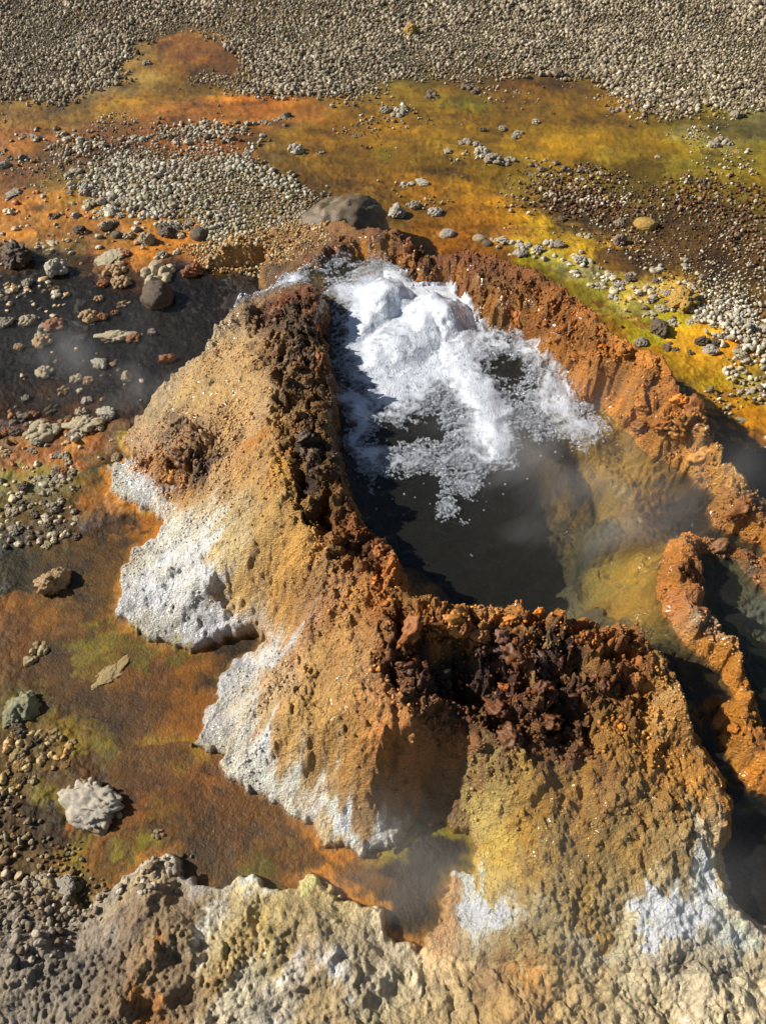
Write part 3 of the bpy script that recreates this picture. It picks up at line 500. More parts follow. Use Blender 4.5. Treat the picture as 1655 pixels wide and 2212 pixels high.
# ------------------------------------------------------------------ materials
def newmat(name):
    m = bpy.data.materials.new(name); m.use_nodes = True
    nt = m.node_tree; nt.nodes.clear()
    return m, nt, nt.nodes.new('ShaderNodeOutputMaterial')
def N(nt, t, **kw):
    n = nt.nodes.new(t)
    for k, val in kw.items():
        if k in n.inputs.keys() if isinstance(k, str) else False: n.inputs[k].default_value = val
        else: setattr(n, k, val)
    return n
def attr(nt, name):
    n = nt.nodes.new('ShaderNodeAttribute'); n.attribute_name = name; return n
def math_(nt, op, a, b=None, clamp=False):
    n = nt.nodes.new('ShaderNodeMath'); n.operation = op; n.use_clamp = clamp
    for i, q in enumerate((a, b)):
        if q is None: continue
        if hasattr(q, 'links') or hasattr(q, 'is_output'): nt.links.new(q, n.inputs[i])
        else: n.inputs[i].default_value = q
    return n.outputs[0]
def land_material(name, bumpk=1.0, spec=.5, fine=420):
    m, nt, out = newmat(name); L = nt.links.new
    p = nt.nodes.new('ShaderNodeBsdfPrincipled'); L(p.outputs[0], out.inputs[0])
    ca = attr(nt, 'Col'); ra = attr(nt, 'rough')
    tc = nt.nodes.new('ShaderNodeTexCoord')
    n1 = nt.nodes.new('ShaderNodeTexNoise'); n1.inputs['Scale'].default_value = 130; n1.inputs['Detail'].default_value = 6; n1.inputs['Roughness'].default_value = .65
    L(tc.outputs['Object'], n1.inputs['Vector'])
    mr = nt.nodes.new('ShaderNodeMapRange'); mr.inputs[1].default_value = .3; mr.inputs[2].default_value = .7; mr.inputs[3].default_value = .72; mr.inputs[4].default_value = 1.26
    L(n1.outputs[0], mr.inputs[0])
    mx = nt.nodes.new('ShaderNodeMix'); mx.data_type = 'RGBA'; mx.blend_type = 'MULTIPLY'; mx.inputs[0].default_value = 1
    L(ca.outputs['Color'], mx.inputs[6]); L(mr.outputs[0], mx.inputs[7])
    L(mx.outputs[2], p.inputs['Base Color'])
    n3 = nt.nodes.new('ShaderNodeTexNoise'); n3.inputs['Scale'].default_value = 60; n3.inputs['Detail'].default_value = 3
    L(tc.outputs['Object'], n3.inputs['Vector'])
    rr = math_(nt, 'ADD', ra.outputs['Fac'], math_(nt, 'MULTIPLY', math_(nt, 'SUBTRACT', n3.outputs[0], .5), .5))
    L(math_(nt, 'MAXIMUM', rr, .12), p.inputs['Roughness'])
    p.inputs['Specular IOR Level'].default_value = spec
    L(math_(nt, 'MULTIPLY', math_(nt, 'SUBTRACT', .60, ra.outputs['Fac']), 1.5, True), p.inputs['Coat Weight']); p.inputs['Coat Roughness'].default_value = .10; p.inputs['Coat IOR'].default_value = 1.4
    vo = nt.nodes.new('ShaderNodeTexVoronoi'); vo.feature = 'SMOOTH_F1'; vo.inputs['Scale'].default_value = fine*.45; vo.inputs['Smoothness'].default_value = .5
    L(tc.outputs['Object'], vo.inputs['Vector'])
    hgt = math_(nt, 'ADD', math_(nt, 'MULTIPLY', vo.outputs['Distance'], -.45), math_(nt, 'MULTIPLY', n1.outputs[0], 2.1))
    bp = nt.nodes.new('ShaderNodeBump'); bp.inputs['Distance'].default_value = .0035*bumpk; bp.inputs['Strength'].default_value = 1
    ba = attr(nt, 'bumpy')
    L(math_(nt, 'MULTIPLY', hgt, ba.outputs['Fac']), bp.inputs['Height'])
    L(bp.outputs[0], p.inputs['Normal'])
    return m
MAT_LAND = land_material('wet_mineral_ground')
MAT_MOUND = land_material('sinter_crust', 2.4)
MAT_BED = land_material('underwater_rock', .8, .2)
def stone_material(name, spec=.4, rough=.6, scale=90, bump=.002):
    """colour comes from the object's own Col attribute"""
    m, nt, out = newmat(name); L = nt.links.new
    p = nt.nodes.new('ShaderNodeBsdfPrincipled'); L(p.outputs[0], out.inputs[0])
    ca = attr(nt, 'Col'); tc = nt.nodes.new('ShaderNodeTexCoord')
    n1 = nt.nodes.new('ShaderNodeTexNoise'); n1.inputs['Scale'].default_value = scale; n1.inputs['Detail'].default_value = 5
    L(tc.outputs['Object'], n1.inputs['Vector'])
    mr = nt.nodes.new('ShaderNodeMapRange'); mr.inputs[1].default_value = .3; mr.inputs[2].default_value = .7; mr.inputs[3].default_value = .7; mr.inputs[4].default_value = 1.25
    L(n1.outputs[0], mr.inputs[0])
    mx = nt.nodes.new('ShaderNodeMix'); mx.data_type = 'RGBA'; mx.blend_type = 'MULTIPLY'; mx.inputs[0].default_value = 1
    L(ca.outputs['Color'], mx.inputs[6]); L(mr.outputs[0], mx.inputs[7]); L(mx.outputs[2], p.inputs['Base Color'])
    p.inputs['Roughness'].default_value = rough; p.inputs['Specular IOR Level'].default_value = spec
    bp = nt.nodes.new('ShaderNodeBump'); bp.inputs['Distance'].default_value = bump
    L(n1.outputs[0], bp.inputs['Height']); L(bp.outputs[0], p.inputs['Normal'])
    return m
MAT_STONE = stone_material('knobbly_stone', .5, .45, 110, .003)
MAT_PEB = stone_material('gravel_nodules', .25, .7, 60, .0)
def schlick(nt, normal=None, f0=.02):
    lw = nt.nodes.new('ShaderNodeLayerWeight'); lw.inputs[0].default_value = .5
    if normal is not None: nt.links.new(normal, lw.inputs['Normal'])
    return math_(nt, 'ADD', math_(nt, 'MULTIPLY', math_(nt, 'POWER', lw.outputs['Facing'], 5.0), 1-f0), f0)
def water_material(name, tint, murk=0.0, murkcol=(.1,.1,.08), wave=25, amp=.004, rough=.04, refl=1.0):
    m, nt, out = newmat(name); L = nt.links.new
    tr = nt.nodes.new('ShaderNodeBsdfTransparent'); tr.inputs[0].default_value = (*tint, 1)
    gl = nt.nodes.new('ShaderNodeBsdfGlossy'); gl.inputs['Roughness'].default_value = rough; gl.inputs[0].default_value = (1, 1, 1, 1)
    tc = nt.nodes.new('ShaderNodeTexCoord')
    n1 = nt.nodes.new('ShaderNodeTexNoise'); n1.inputs['Scale'].default_value = wave; n1.inputs['Detail'].default_value = 3; n1.inputs['Distortion'].default_value = 1.2
    L(tc.outputs['Object'], n1.inputs['Vector'])
    bp = nt.nodes.new('ShaderNodeBump'); bp.inputs['Distance'].default_value = amp
    L(n1.outputs[0], bp.inputs['Height']); L(bp.outputs[0], gl.inputs['Normal'])
    mx = nt.nodes.new('ShaderNodeMixShader'); L(math_(nt, 'MULTIPLY', schlick(nt, bp.outputs[0]), refl), mx.inputs[0])
    if murk > 0:
        df = nt.nodes.new('ShaderNodeBsdfDiffuse'); df.inputs[0].default_value = (*murkcol, 1)
        m2 = nt.nodes.new('ShaderNodeMixShader'); m2.inputs[0].default_value = murk
        L(tr.outputs[0], m2.inputs[1]); L(df.outputs[0], m2.inputs[2]); L(m2.outputs[0], mx.inputs[1])
    else: L(tr.outputs[0], mx.inputs[1])
    L(gl.outputs[0], mx.inputs[2]); L(mx.outputs[0], out.inputs[0])
    return m
MAT_POOL = water_material('clear_hot_water', (.84, .84, .76), .12, (.115, .110, .085), 20, .009, .05, 1.2)
MAT_FILM = water_material('thin_warm_water', (.93, .88, .76), 0, (0, 0, 0), 20, .0020, .05, .5)
MAT_DARK = water_material('dark_stream_water', (.62, .60, .56), .02, (.12, .11, .10), 40, .004, .06, .7)

# ------------------------------------------------------------------ split the sheet into its objects
cen = lambda A: (A[:-1, :-1] + A[1:, 1:] + A[:-1, 1:] + A[1:, :-1]) / 4
cdm, cdb, cdk, cX, cY, cz, ccr = cen(dm), cen(db), cen(dk), cen(X), cen(Y), cen(Z), cen(crag)
SHELF = poly([(905,2046,.01),(1000,2075,.03),(1150,2090,.04),(1400,2110,.04),(1655,2120,.04),(2400,2200,.04),(2400,3400,0),(-1200,3400,0),(-1200,1600,0),(-100,1850,0),(60,1850,0),(180,1985,0),(225,1928,0),
   (290,1868,.01),(350,1828,.01),(420,1850,.01),(445,1905,.01),(490,1897,.01),(530,1866,.01),(600,1890,.01),(640,1905,.01),(700,1878,.01),(740,1905,.01),(785,1935,.01),(840,1945,.01),(865,2010,.01)])
csh = sdf(SHELF, cX, cY)
FING = poly([(1440,1150,.2),(1500,1140,.2),(1560,1160,.2),(1590,1195,.2),(1530,1215,.2),(1516,1300,.2),(1570,1380,.2),(1625,1440,.19),(1650,1560,.16),(1670,1650,.14),(1720,1760,.1),(1700,1800,.1),(1600,1700,.13),(1545,1630,.14),(1525,1560,.16),(1550,1480,.18),(1480,1420,.2),(1410,1330,.2),(1410,1240,.2)])
cfi = sdf(FING, cX, cY)
inb_c = np.maximum(cdb, cdk) > 0
is_m = (cdm > 0) & (csh < 0)
f_bed = is_m & inb_c
f_fing = is_m & ~inb_c & (cfi > 0)
f_rim = is_m & ~inb_c & ~f_fing & (ccr > .30)
f_slope = is_m & ~inb_c & ~f_fing & ~f_rim
f_ground = ~(f_bed | f_fing | f_rim | f_slope)
bumpy = np.clip(.35 + .65*onm - .25*inb, .1, 1) * sstep(9, 5, Y)
bumpy = bumpy.astype(np.float32)
AT = dict(Col=col.astype(np.float32), rough=rough.astype(np.float32), bumpy=bumpy)
def part(name, mask, mat, **kw):
    return link(name, grid_mesh(name, PX, PY, Z, mask, AT), mat, **kw)
part('ground', f_ground, MAT_LAND, kind='structure')
mound = bpy.data.objects.new('spring_mound', None); C.objects.link(mound)
mound['label'] = 'large orange-brown and white sinter mound that walls in the boiling spring pool'
mound['category'] = 'mineral mound'
part('crust_slope', f_slope, MAT_MOUND, parent=mound)
part('cinder_rim', f_rim, MAT_MOUND, parent=mound)
part('pool_bed', f_bed, MAT_BED, parent=mound)
part('sinter_ridge', f_fing, MAT_MOUND, label='wet orange finger of crust standing in the outflow right of the pool', category='rock ridge')
print('land', time.time()-T0)

# ------------------------------------------------------------------ water sheets
def water_sheet(name, P, level, step, mat, slope=None):
    x0, y0 = P.min(0); x1, y1 = P.max(0)
    xs = np.arange(x0, x1, step); yv = np.arange(y1, y0, -step)
    GX, GY = np.meshgrid(xs, yv)
    d = sdf(P, GX, GY)
    Wz = RM.sample(A_W, GX, GY) if level is None else np.full(GX.shape, level)
    bx_, by_ = at(930, 760, .2); rb = np.hypot(GX-bx_, GY-by_) + fbm(GX, GY, 5, 3, 301)*.03
    Wz = Wz + fbm(GX, GY, 8, 3, 300)*.0008 + (np.sin(rb*150)*.0011*np.exp(-rb*2.2) + fbm(GX, GY, 28, 3, 302)*.0012)*(name == 'spring_water')
    fm = cen(d) > -step
    me = grid_mesh(name, GX, GY, Wz, fm, {})
    return link(name, me, mat, kind='structure')
def grow(P, k):
    """push a plan outline outwards so that the sheet's rim ends inside the bank"""
    n = len(P); out = []
    area = .5*sum(P[i][0]*P[(i+1)%n][1]-P[(i+1)%n][0]*P[i][1] for i in range(n)); s = 1 if area > 0 else -1
    for i in range(n):
        e = P[(i+1)%n]-P[i-1]; L = np.hypot(*e)+1e-9
        out.append((P[i][0]+s*e[1]/L*k, P[i][1]-s*e[0]/L*k))
    return np.array(out)
BANK = grow(BASIN, .015)
water_sheet('spring_water', BANK, None, .006, MAT_POOL)
water_sheet('backwater', grow(BACK, .01), None, .012, MAT_POOL)
STREAM = poly([(-400,560),(-60,560),(60,540),(180,560),(300,560),(420,590),(560,560),(640,580),(640,640),(540,690),(470,770),(430,810),(330,870),(280,900),(120,905),(-60,900),(-400,930)])
water_sheet('stream_water', STREAM, .009, .015, MAT_DARK)
LOWER = poly([(-300,1130),(60,1060),(180,1020),(240,1000),(360,1090),(370,1190),(280,1260),(280,1350),(440,1400),(560,1340),(600,1390),(480,1480),(440,1600),(640,1740),(720,1820),(860,1810),(900,1740),(1040,1760),(1060,1860),(980,1930),(970,2070),(840,2060),(800,1980),(700,1930),(560,1930),(440,1960),(350,1870),(200,2000),(60,1900),(-300,1900)])
water_sheet('mat_pool_water', LOWER, .0085, .012, MAT_FILM)
RIGHTS = poly([(830,540),(900,480),(1000,500),(1080,540),(1200,590),(1300,660),(1390,730),(1470,770),(1600,850),(1760,980),(1900,1100),(1900,1300),(1620,1120),(1500,1000),(1420,880),(1300,780),(1150,660),(1000,610)])
water_sheet('runoff_water', RIGHTS, .006, .015, MAT_FILM)
UPPER = poly([(640,300),(820,200),(1100,165),(1400,220),(1700,300),(1700,420),(1300,370),(1080,370),(1050,420),(1150,470),(1000,500),(860,480),(700,430),(600,360)])
water_sheet('flat_pool_water', UPPER, .0045, .03, MAT_FILM)
PUD = poly([(230,130),(300,70),(380,60),(470,95),(540,140),(500,165),(400,200),(290,210)])
water_sheet('puddle_water', PUD, .004, .03, MAT_FILM)

# ------------------------------------------------------------------ stones
def ico(sub):
    t = (1+5**.5)/2
    V = [(-1,t,0),(1,t,0),(-1,-t,0),(1,-t,0),(0,-1,t),(0,1,t),(0,-1,-t),(0,1,-t),(t,0,-1),(t,0,1),(-t,0,-1),(-t,0,1)]
    Fc = [(0,11,5),(0,5,1),(0,1,7),(0,7,10),(0,10,11),(1,5,9),(5,11,4),(11,10,2),(10,7,6),(7,1,8),(3,9,4),(3,4,2),(3,2,6),(3,6,8),(3,8,9),(4,9,5),(2,4,11),(6,2,10),(8,6,7),(9,8,1)]
    V = [np.array(v_)/np.linalg.norm(v_) for v_ in V]
    for _ in range(sub):
        cache = {}; nf = []
        def mid(a, b):
            k = (min(a, b), max(a, b))
            if k not in cache:
                q = V[a]+V[b]; V.append(q/np.linalg.norm(q)); cache[k] = len(V)-1
            return cache[k]
        for a, b, c in Fc:
            ab, bc, ca = mid(a, b), mid(b, c), mid(c, a)
            nf += [(a, ab, ca), (b, bc, ab), (c, ca, bc), (ab, bc, ca)]
        Fc = nf
    return np.array(V), np.array(Fc)
ICO = [ico(k) for k in range(5)]
def n3(V, f, seed):
    """cheap 3-D noise from three planes"""
    return (vnoise(V[:, 0]*f+seed, V[:, 1]*f+V[:, 2]*f*.7, seed) + vnoise(V[:, 1]*f-seed, V[:, 2]*f+V[:, 0]*f*.6, seed+3) + vnoise(V[:, 2]*f+2*seed, V[:, 0]*f-V[:, 1]*f*.8, seed+7))/2
def blob(sub, seed, squash=(1, 1, .7), amp=(.25, .12, .05), base=(1.3, 3.2, 8)):
    V, Fc = ICO[sub]; V = V.copy(); r = np.ones(len(V))
    for a, f in zip(amp, base): r += a*n3(V, f, seed)
    V = V*r[:, None]*np.array(squash)
    return V, Fc
def join(parts):
    vs, fs, cs, o = [], [], [], 0
    for V, Fc, c in parts:
        vs.append(V); fs.append(Fc+o); o += len(V)
        c = np.asarray(c); cs.append(np.tile(c, (len(V), 1)) if c.ndim == 1 else c)
    return np.concatenate(vs), np.concatenate(fs), np.concatenate(cs)
def stone_mesh(kind, seed):
    """unit-size stone (about 1 across), colour factor in Col"""
    r = random.Random(seed)
    parts = []
    W1 = np.array([1., 1., 1.])
    if kind == 'knobby':           # popcorn cluster on a low foot
        V, Fc = blob(3, seed, (.44, .40, .24), (.3, .22, .1)); parts.append((V+[0, 0, .08], Fc, W1*.92))
        for k in range(r.randint(26, 38)):
            a = r.uniform(0, 2*math.pi); q = r.random()**.6*.42; s = r.uniform(.05, .115)
            h = .30*math.sqrt(max(0, 1-(q/.47)**2))
            V, Fc = blob(1 if s < .07 else 2, seed*50+k, (1, 1, .9), (.2, .1, 0)); parts.append((V*s+[q*math.cos(a), q*math.sin(a)*.9, h+r.uniform(-.02, .03)], Fc, W1*r.uniform(.8, 1.12)))
    elif kind == 'scatter':        # loose group of nodules grown together
        for k in range(r.randint(13, 20)):
            a = r.uniform(0, 2*math.pi); q = r.random()**.7*.45; s = r.uniform(.07, .15)
            V, Fc = blob(2, seed*50+k, (1, r.uniform(.7, 1), .8), (.3, .15, .06)); parts.append((V*s+[q*math.cos(a), q*math.sin(a)*.75, s*.5+.06*(1-q*2)], Fc, W1*r.uniform(.78, 1.1)))
    elif kind == 'boulder':
        V, Fc = blob(4, seed, (.5, .42, .36), (.16, .07, .05, .035, .03), (1.0, 2.3, 6, 13, 26)); V[:, 2] += .12
        f = .9+.2*n3(V*3, 3, seed+2); parts.append((V, Fc, W1[None]*f[:, None]))
    elif kind == 'slab':
        V, Fc = blob(4, seed, (.5, .42, .17), (.34, .22, .15, .07, .04), (1.2, 3, 7, 14, 26))
        V[:, 2] = np.where(V[:, 2] > .09, .09+(V[:, 2]-.09)*.35, V[:, 2]); V[:, 2] += .05
        V[:, 2] += .02*n3(V*9, 2, seed)*(V[:, 2] > .05); parts.append((V, Fc, W1*1.0))
        for k in range(24):
            a = r.uniform(0, 2*math.pi); q = r.uniform(.36, .5); s = r.uniform(.03, .07)
            V, Fc = blob(1, seed*50+k, (1, 1, .8), (.2, .1, 0)); parts.append((V*s+[q*math.cos(a), q*math.sin(a)*.84, r.uniform(.0, .1)], Fc, W1*r.uniform(.8, 1.)))
    else:                          # 'crag': rough leaning lump
        V, Fc = blob(4, seed, (.46, .38, .40), (.35, .24, .15, .08, .05), (1.3, 3.4, 8, 15, 27)); V[:, 2] += .15
        f = .9+.25*n3(V*4, 4, seed+2); parts.append((V, Fc, W1[None]*f[:, None]))
        for k in range(10):
            a = r.uniform(0, 2*math.pi); q = r.uniform(.2, .45); s = r.uniform(.05, .12)
            V, Fc = blob(2, seed*50+k, (1, 1, .8), (.35, .2, .1)); parts.append((V*s+[q*math.cos(a), q*math.sin(a)*.85, r.uniform(.0, .2)], Fc, W1*r.uniform(.75, 1.05)))
    return join(parts)
PROTO = {}
for kname, cnt in (('knobby', 4), ('scatter', 4), ('boulder', 3), ('slab', 3), ('crag', 4)):
    PROTO[kname] = [stone_mesh(kname, 11+7*i+len(kname)) for i in range(cnt)]
MESHES = {}
PAL = dict(pale=(168,154,128), white=(198,186,164), tan=(196,160,112), orange=(170,105,52), grey=(118,100,76), dark=(92,72,50), rust=(150,78,42), cream=(198,180,142), green=(168,162,122), yellow=(190,150,70), pink=(165,140,125))
def stone_data(kind, var, pal):
    key = (kind, var, pal)
    if key not in MESHES:
        V, Fc, c = PROTO[kind][var % len(PROTO[kind])]
        me = bpy.data.meshes.new(f'{pal}_{kind}_stone')
        mesh_fill(me, V, Fc)
        a = me.attributes.new('Col', 'FLOAT_COLOR', 'POINT'); q = np.ones((len(V), 4), np.float32)
        base = lin(PAL[pal])
        low = sstep(.12, -.02, V[:, 2])[:, None]              # mineral staining where it stands in the water
        stain = lin((150, 95, 45))
        mixc = (base[None]*(1-.45*low) + stain[None]*.45*low) if pal not in ('grey', 'white') else np.tile(base, (len(V), 1))
        q[:, :3] = mixc * c
        a.data.foreach_set('color', q.ravel()); me.materials.append(MAT_STONE); MESHES[key] = me
    return MESHES[key]
def zland(a, b):
    r_ = height(np.array([[a]]), np.array([[b]]))
    return float(r_['z'][0, 0])
NSTONE = 0
def stone(px, py, size, kind='knobby', pal='pale', label=None, group=None, name='stone', rot=None, sx=1, sy=1, sz=1, sink=.08, cat='rock'):
    """size: width in the photograph's grid; px,py: where its foot meets the ground"""
    global NSTONE
    a, b, z = on(px, py)
    d = math.sqrt(a*a + b*b + (CH-z)**2)
    if py > 540 and py < 960 and px < 400: size *= 1.18
    w = size * d / F / math.sqrt(1+((px-827.5)/F)**2)
    me = stone_data(kind, NSTONE*3+int(px), pal); NSTONE += 1
    o = bpy.data.objects.new(name, me); C.objects.link(o)
    zl = zland(a, b)
    o.location = (a, b, zl - sink*w)
    o.rotation_euler = (0, 0, random.uniform(0, 6.28) if rot is None else rot)
    o.scale = (w*sx, w*sy, w*sz)
    o['label'] = label; o['category'] = cat
    if group: o['group'] = group
    return o
# --- one by one, the stones that can be told apart
stone(752, 530, 186, 'boulder', 'grey', 'large dark grey boulder standing behind the head of the bubbling pool', name='boulder', rot=.4, sy=.95, sz=1.3, cat='boulder')
stone(347, 600, 92, 'scatter', 'cream', 'big pale crusted rock on the stream bank behind the round brown boulder', rot=1.0, sz=1.0)
stone(343, 650, 66, 'boulder', 'dark', 'round brown boulder at the edge of the dark stream below the pale rock', name='boulder', rot=2.2, sz=1.15, cat='boulder')
stone(417, 592, 44, 'crag', 'orange', 'orange-brown rough rock between the pale crusted rock and the pool spillway', rot=.5)
stone(38, 565, 62, 'crag', 'dark', 'dark rough rock at the left edge of the photo beside the dark stream head', rot=2)
stone(106, 535, 62, 'scatter', 'cream', 'flat pale crust patch on the bank right of the dark rough rock', sz=.6)
stone(128, 590, 46, 'knobby', 'white', 'white-topped stone at the upper left of the dark stream', sz=1.5)
stone(240, 560, 48, 'slab', 'cream', 'flat yellowish crust stone among orange mats left of the pale crusted rock', sz=.8)
stone(250, 592, 58, 'scatter', 'tan', 'tan knobbly clump on the orange shore, under the flat yellowish crust stone')
stone(264, 615, 40, 'knobby', 'tan', 'tan knobbly lump at the tip of the orange shore')
stone(225, 618, 24, 'knobby', 'orange', 'small orange-brown clump alone at the upper edge of the dark stream')
stone(216, 649, 21, 'knobby', 'tan', 'small tan clump in the dark stream below the lone orange-brown one')
stone(270, 658, 34, 'scatter', 'tan', 'loose string of tan nodules left of the round brown boulder', sz=.7)
stone(250, 678, 18, 'knobby', 'orange', 'upright rusty nodule in the dark stream, above the long pale stone')
stone(195, 690, 38, 'knobby', 'tan', 'tan knobbly stone in mid-stream, left partner of a smaller rusty one')
stone(223, 690, 24, 'knobby', 'orange', 'smaller rusty knobbly stone touching the tan one in mid-stream')
stone(250, 728, 58, 'slab', 'cream', 'long pale block-like stone standing in the dark stream', rot=.1, sy=.65, sz=1.3)
stone(291, 734, 30, 'knobby', 'orange', 'orange knobbly stone against the right end of the long pale stone')
stone(330, 719, 19, 'knobby', 'pink', 'small pinkish stone in the dark stream right of the long pale stone')
stone(96, 718, 48, 'scatter', 'pale', 'upper left clump of the three-part stone cluster in the dark stream')
stone(122, 706, 42, 'knobby', 'orange', 'orange clump on the right of the three-part stone cluster')
stone(95, 744, 40, 'knobby', 'tan', 'lowest clump of the three-part stone cluster')
stone(62, 697, 34, 'knobby', 'cream', 'cream clump in the stream just left of the three-part stone cluster')
stone(44, 754, 22, 'knobby', 'tan', 'small tan stone below and left of the three-part stone cluster')
stone(14, 700, 34, 'knobby', 'pale', 'pale clump cut by the left edge of the photo')
stone(217, 792, 27, 'slab', 'white', 'small white square-topped stone in the middle of the dark stream', sz=2)
stone(246, 790, 14, 'knobby', 'tan', 'tiny tan stone right beside the white square-topped one')
stone(363, 780, 27, 'crag', 'orange', 'pointed orange-pink stone in the stream nearest the mound', sz=.9)
stone(275, 820, 25, 'crag', 'cream', 'pale pointed triangular stone in the lower stream')
stone(99, 808, 38, 'knobby', 'cream', 'pale knobbly stone alone at the lower left of the dark stream')
stone(140, 848, 36, 'scatter', 'tan', 'ragged tan heap in the lower stream, left of two paired stones')
stone(168, 822, 28, 'knobby', 'cream', 'left stone of the pair in the lower stream')
stone(193, 826, 25, 'knobby', 'tan', 'right stone of the pair in the lower stream')
stone(58, 863, 20, 'knobby', 'pale', 'small pale stone at the lower left where the stream turns brown')
stone(190, 868, 25, 'knobby', 'white', 'whitish stone just above the layered triangular rock')
stone(113, 882, 36, 'scatter', 'pale', 'pale loose clump at the lower shore of the dark stream')
stone(177, 892, 28, 'knobby', 'cream', 'cream stone touching the top of the layered triangular rock')
stone(230, 896, 36, 'slab', 'white', 'flat-topped whitish block at the stream shore left of the mound', sz=1.8)
stone(181, 922, 56, 'slab', 'cream', 'layered triangular rock at the lower shore of the dark stream', rot=.2, sz=1.6)
stone(95, 936, 66, 'knobby', 'cream', 'broad dome of knobbly crust below the dark stream, biggest of the lower shore', sz=.8)
stone(48, 910, 56, 'scatter', 'grey', 'grey knobbly pile at the left edge below the dark stream')
stone(36, 938, 25, 'knobby', 'grey', 'small grey dome under the grey knobbly pile')
stone(118, 1262, 66, 'crag', 'tan', 'lone brown mushroom-shaped rock casting a shadow in the orange shallows left of the mound', rot=.8, sz=.95)
stone(203, 1735, 128, 'slab', 'white', 'flat grey-white slab with yellow-green rim at the lower left of the orange pool', rot=-.5, sy=.85, sz=1.6, name='rock_slab', sink=.02)
stone(238, 1455, 74, 'slab', 'cream', 'cream knobbly crust island at the left foot of the white crust', rot=.9, sy=.7, sz=.7)
stone(78, 1412, 66, 'scatter', 'cream', 'pale clustered nodules in the orange shallows above the pale green flaky rock')
stone(45, 1530, 84, 'crag', 'green', 'pale green flaky rock at the left edge beside the orange pool', sz=.6)
stone(345, 1800, 34, 'scatter', 'white', 'white nodules at the tip of the lower shelf in the orange pool')
stone(140, 1922, 46, 'slab', 'white', 'white flat stone among the nodules at the lower left shore')
stone(318, 137, 20, 'knobby', 'pale', 'single small pale stone standing in the far brown puddle')
stone(889, 72, 28, 'crag', 'yellow', 'tan lump sticking out of the far grey gravel field')
stone(1203, 162, 26, 'crag', 'grey', 'grey lump at the front of the far gravel field, right of centre')
stone(933, 205, 46, 'scatter', 'grey', 'grey crust patch with a pale halo in the far flat, left of two')
stone(1012, 192, 44, 'scatter', 'grey', 'grey crust patch in the far flat, right of two', rot=2.6)
stone(1116, 197, 24, 'scatter', 'pale', 'small pale clump near the far shore, right of the grey crust patches')
stone(862, 242, 50, 'scatter', 'pale', 'long grey-white clump in the yellow flat behind the boulder')
stone(832, 240, 26, 'knobby', 'pale', 'short clump at the left end of the long grey-white one')
stone(1332, 238, 38, 'scatter', 'pink', 'pinkish flat clump in the yellow flat, far right of centre')
stone(1085, 278, 19, 'knobby', 'pale', 'upper small clump above the leaning grey one in the yellow flat')
stone(1118, 292, 36, 'scatter', 'pale', 'leaning grey clump in the middle of the yellow flat')
stone(1157, 262, 20, 'knobby', 'white', 'small white clump alone to the right in the yellow flat')
stone(1042, 281, 17, 'knobby', 'grey', 'small dark clump to the left of the leaning grey one')
stone(771, 292, 24, 'scatter', 'pale', 'tiny pale clump alone in the yellow flat left of centre')
stone(640, 328, 34, 'knobby', 'white', 'pale knobbly stack in the olive shallows left of centre', sz=1.2)
stone(535, 333, 28, 'scatter', 'pale', 'pale clump at the upper right end of the orange-red mat')
stone(692, 330, 20, 'scatter', 'pale', 'trio of small nodules right of the pale knobbly stack')
stone(1015, 312, 50, 'scatter', 'pale', 'upper piece of the knobbly chain crossing the yellow flat', rot=2.8, sy=.7)
stone(1040, 330, 34, 'knobby', 'white', 'second piece of the knobbly chain crossing the yellow flat')
stone(1066, 350, 42, 'knobby', 'pale', 'third piece of the knobbly chain crossing the yellow flat')
stone(1096, 352, 40, 'scatter', 'pale', 'fourth piece of the knobbly chain crossing the yellow flat')
stone(967, 330, 20, 'knobby', 'white', 'white nodule left of the knobbly chain')
stone(880, 400, 34, 'scatter', 'white', 'white clump in the amber flat, left of a pair behind the pool')
stone(912, 396, 24, 'slab', 'white', 'white flat stone, right of a pair in the amber flat behind the pool', sz=1.5)
stone(860, 463, 38, 'crag', 'white', 'white angular stone just right of the big boulder')
stone(892, 446, 32, 'knobby', 'pale', 'grey-white double clump behind the white angular stone')
stone(939, 461, 33, 'knobby', 'white', 'white oval stone in the amber channel right of the angular one')
stone(965, 506, 34, 'boulder', 'white', 'smooth round white stone in the amber channel near the pool wall', sz=.8)
stone(1034, 514, 28, 'boulder', 'cream', 'cream stone in the amber channel, upper left of a touching pair', sz=.8)
stone(1052, 528, 24, 'boulder', 'grey', 'grey stone in the amber channel, lower right of a touching pair', sz=.8)
stone(1085, 525, 26, 'knobby', 'white', 'white nodule at the start of the crust row along the channel')
stone(1128, 532, 44, 'scatter', 'white', 'long white crust clump in the row along the amber channel')
stone(1160, 540, 26, 'knobby', 'white', 'white nodule at the end of the crust row along the channel')
stone(1395, 486, 50, 'boulder', 'yellow', 'yellow-tan smooth rock on the dark brown gravel at upper right', rot=2.9, sz=.85)
stone(1338, 524, 32, 'crag', 'pink', 'pinkish-white upright stone at the edge of the dark brown gravel')
stone(1336, 482, 26, 'knobby', 'pale', 'pale clump left of the yellow-tan smooth rock')
stone(1214, 472, 22, 'knobby', 'grey', 'grey nodule at the left tip of the dark brown gravel')
stone(1263, 508, 34, 'scatter', 'cream', 'cream clump on the sandy strip between amber and brown ground')
stone(1310, 430, 14, 'crag', 'yellow', 'tiny yellow stone in the dark brown gravel')
stone(1470, 655, 78, 'crag', 'yellow', 'big tan rock with dark hollow right of the channel', rot=1.1, sz=.8)
stone(1422, 715, 46, 'crag', 'grey', 'dark grey rough rock at the bend of the amber channel')
stone(1446, 752, 46, 'scatter', 'grey', 'grey-white clump below the dark grey rough rock')
stone(1383, 742, 34, 'knobby', 'pale', 'pale clump on the yellow rim at the channel bend')
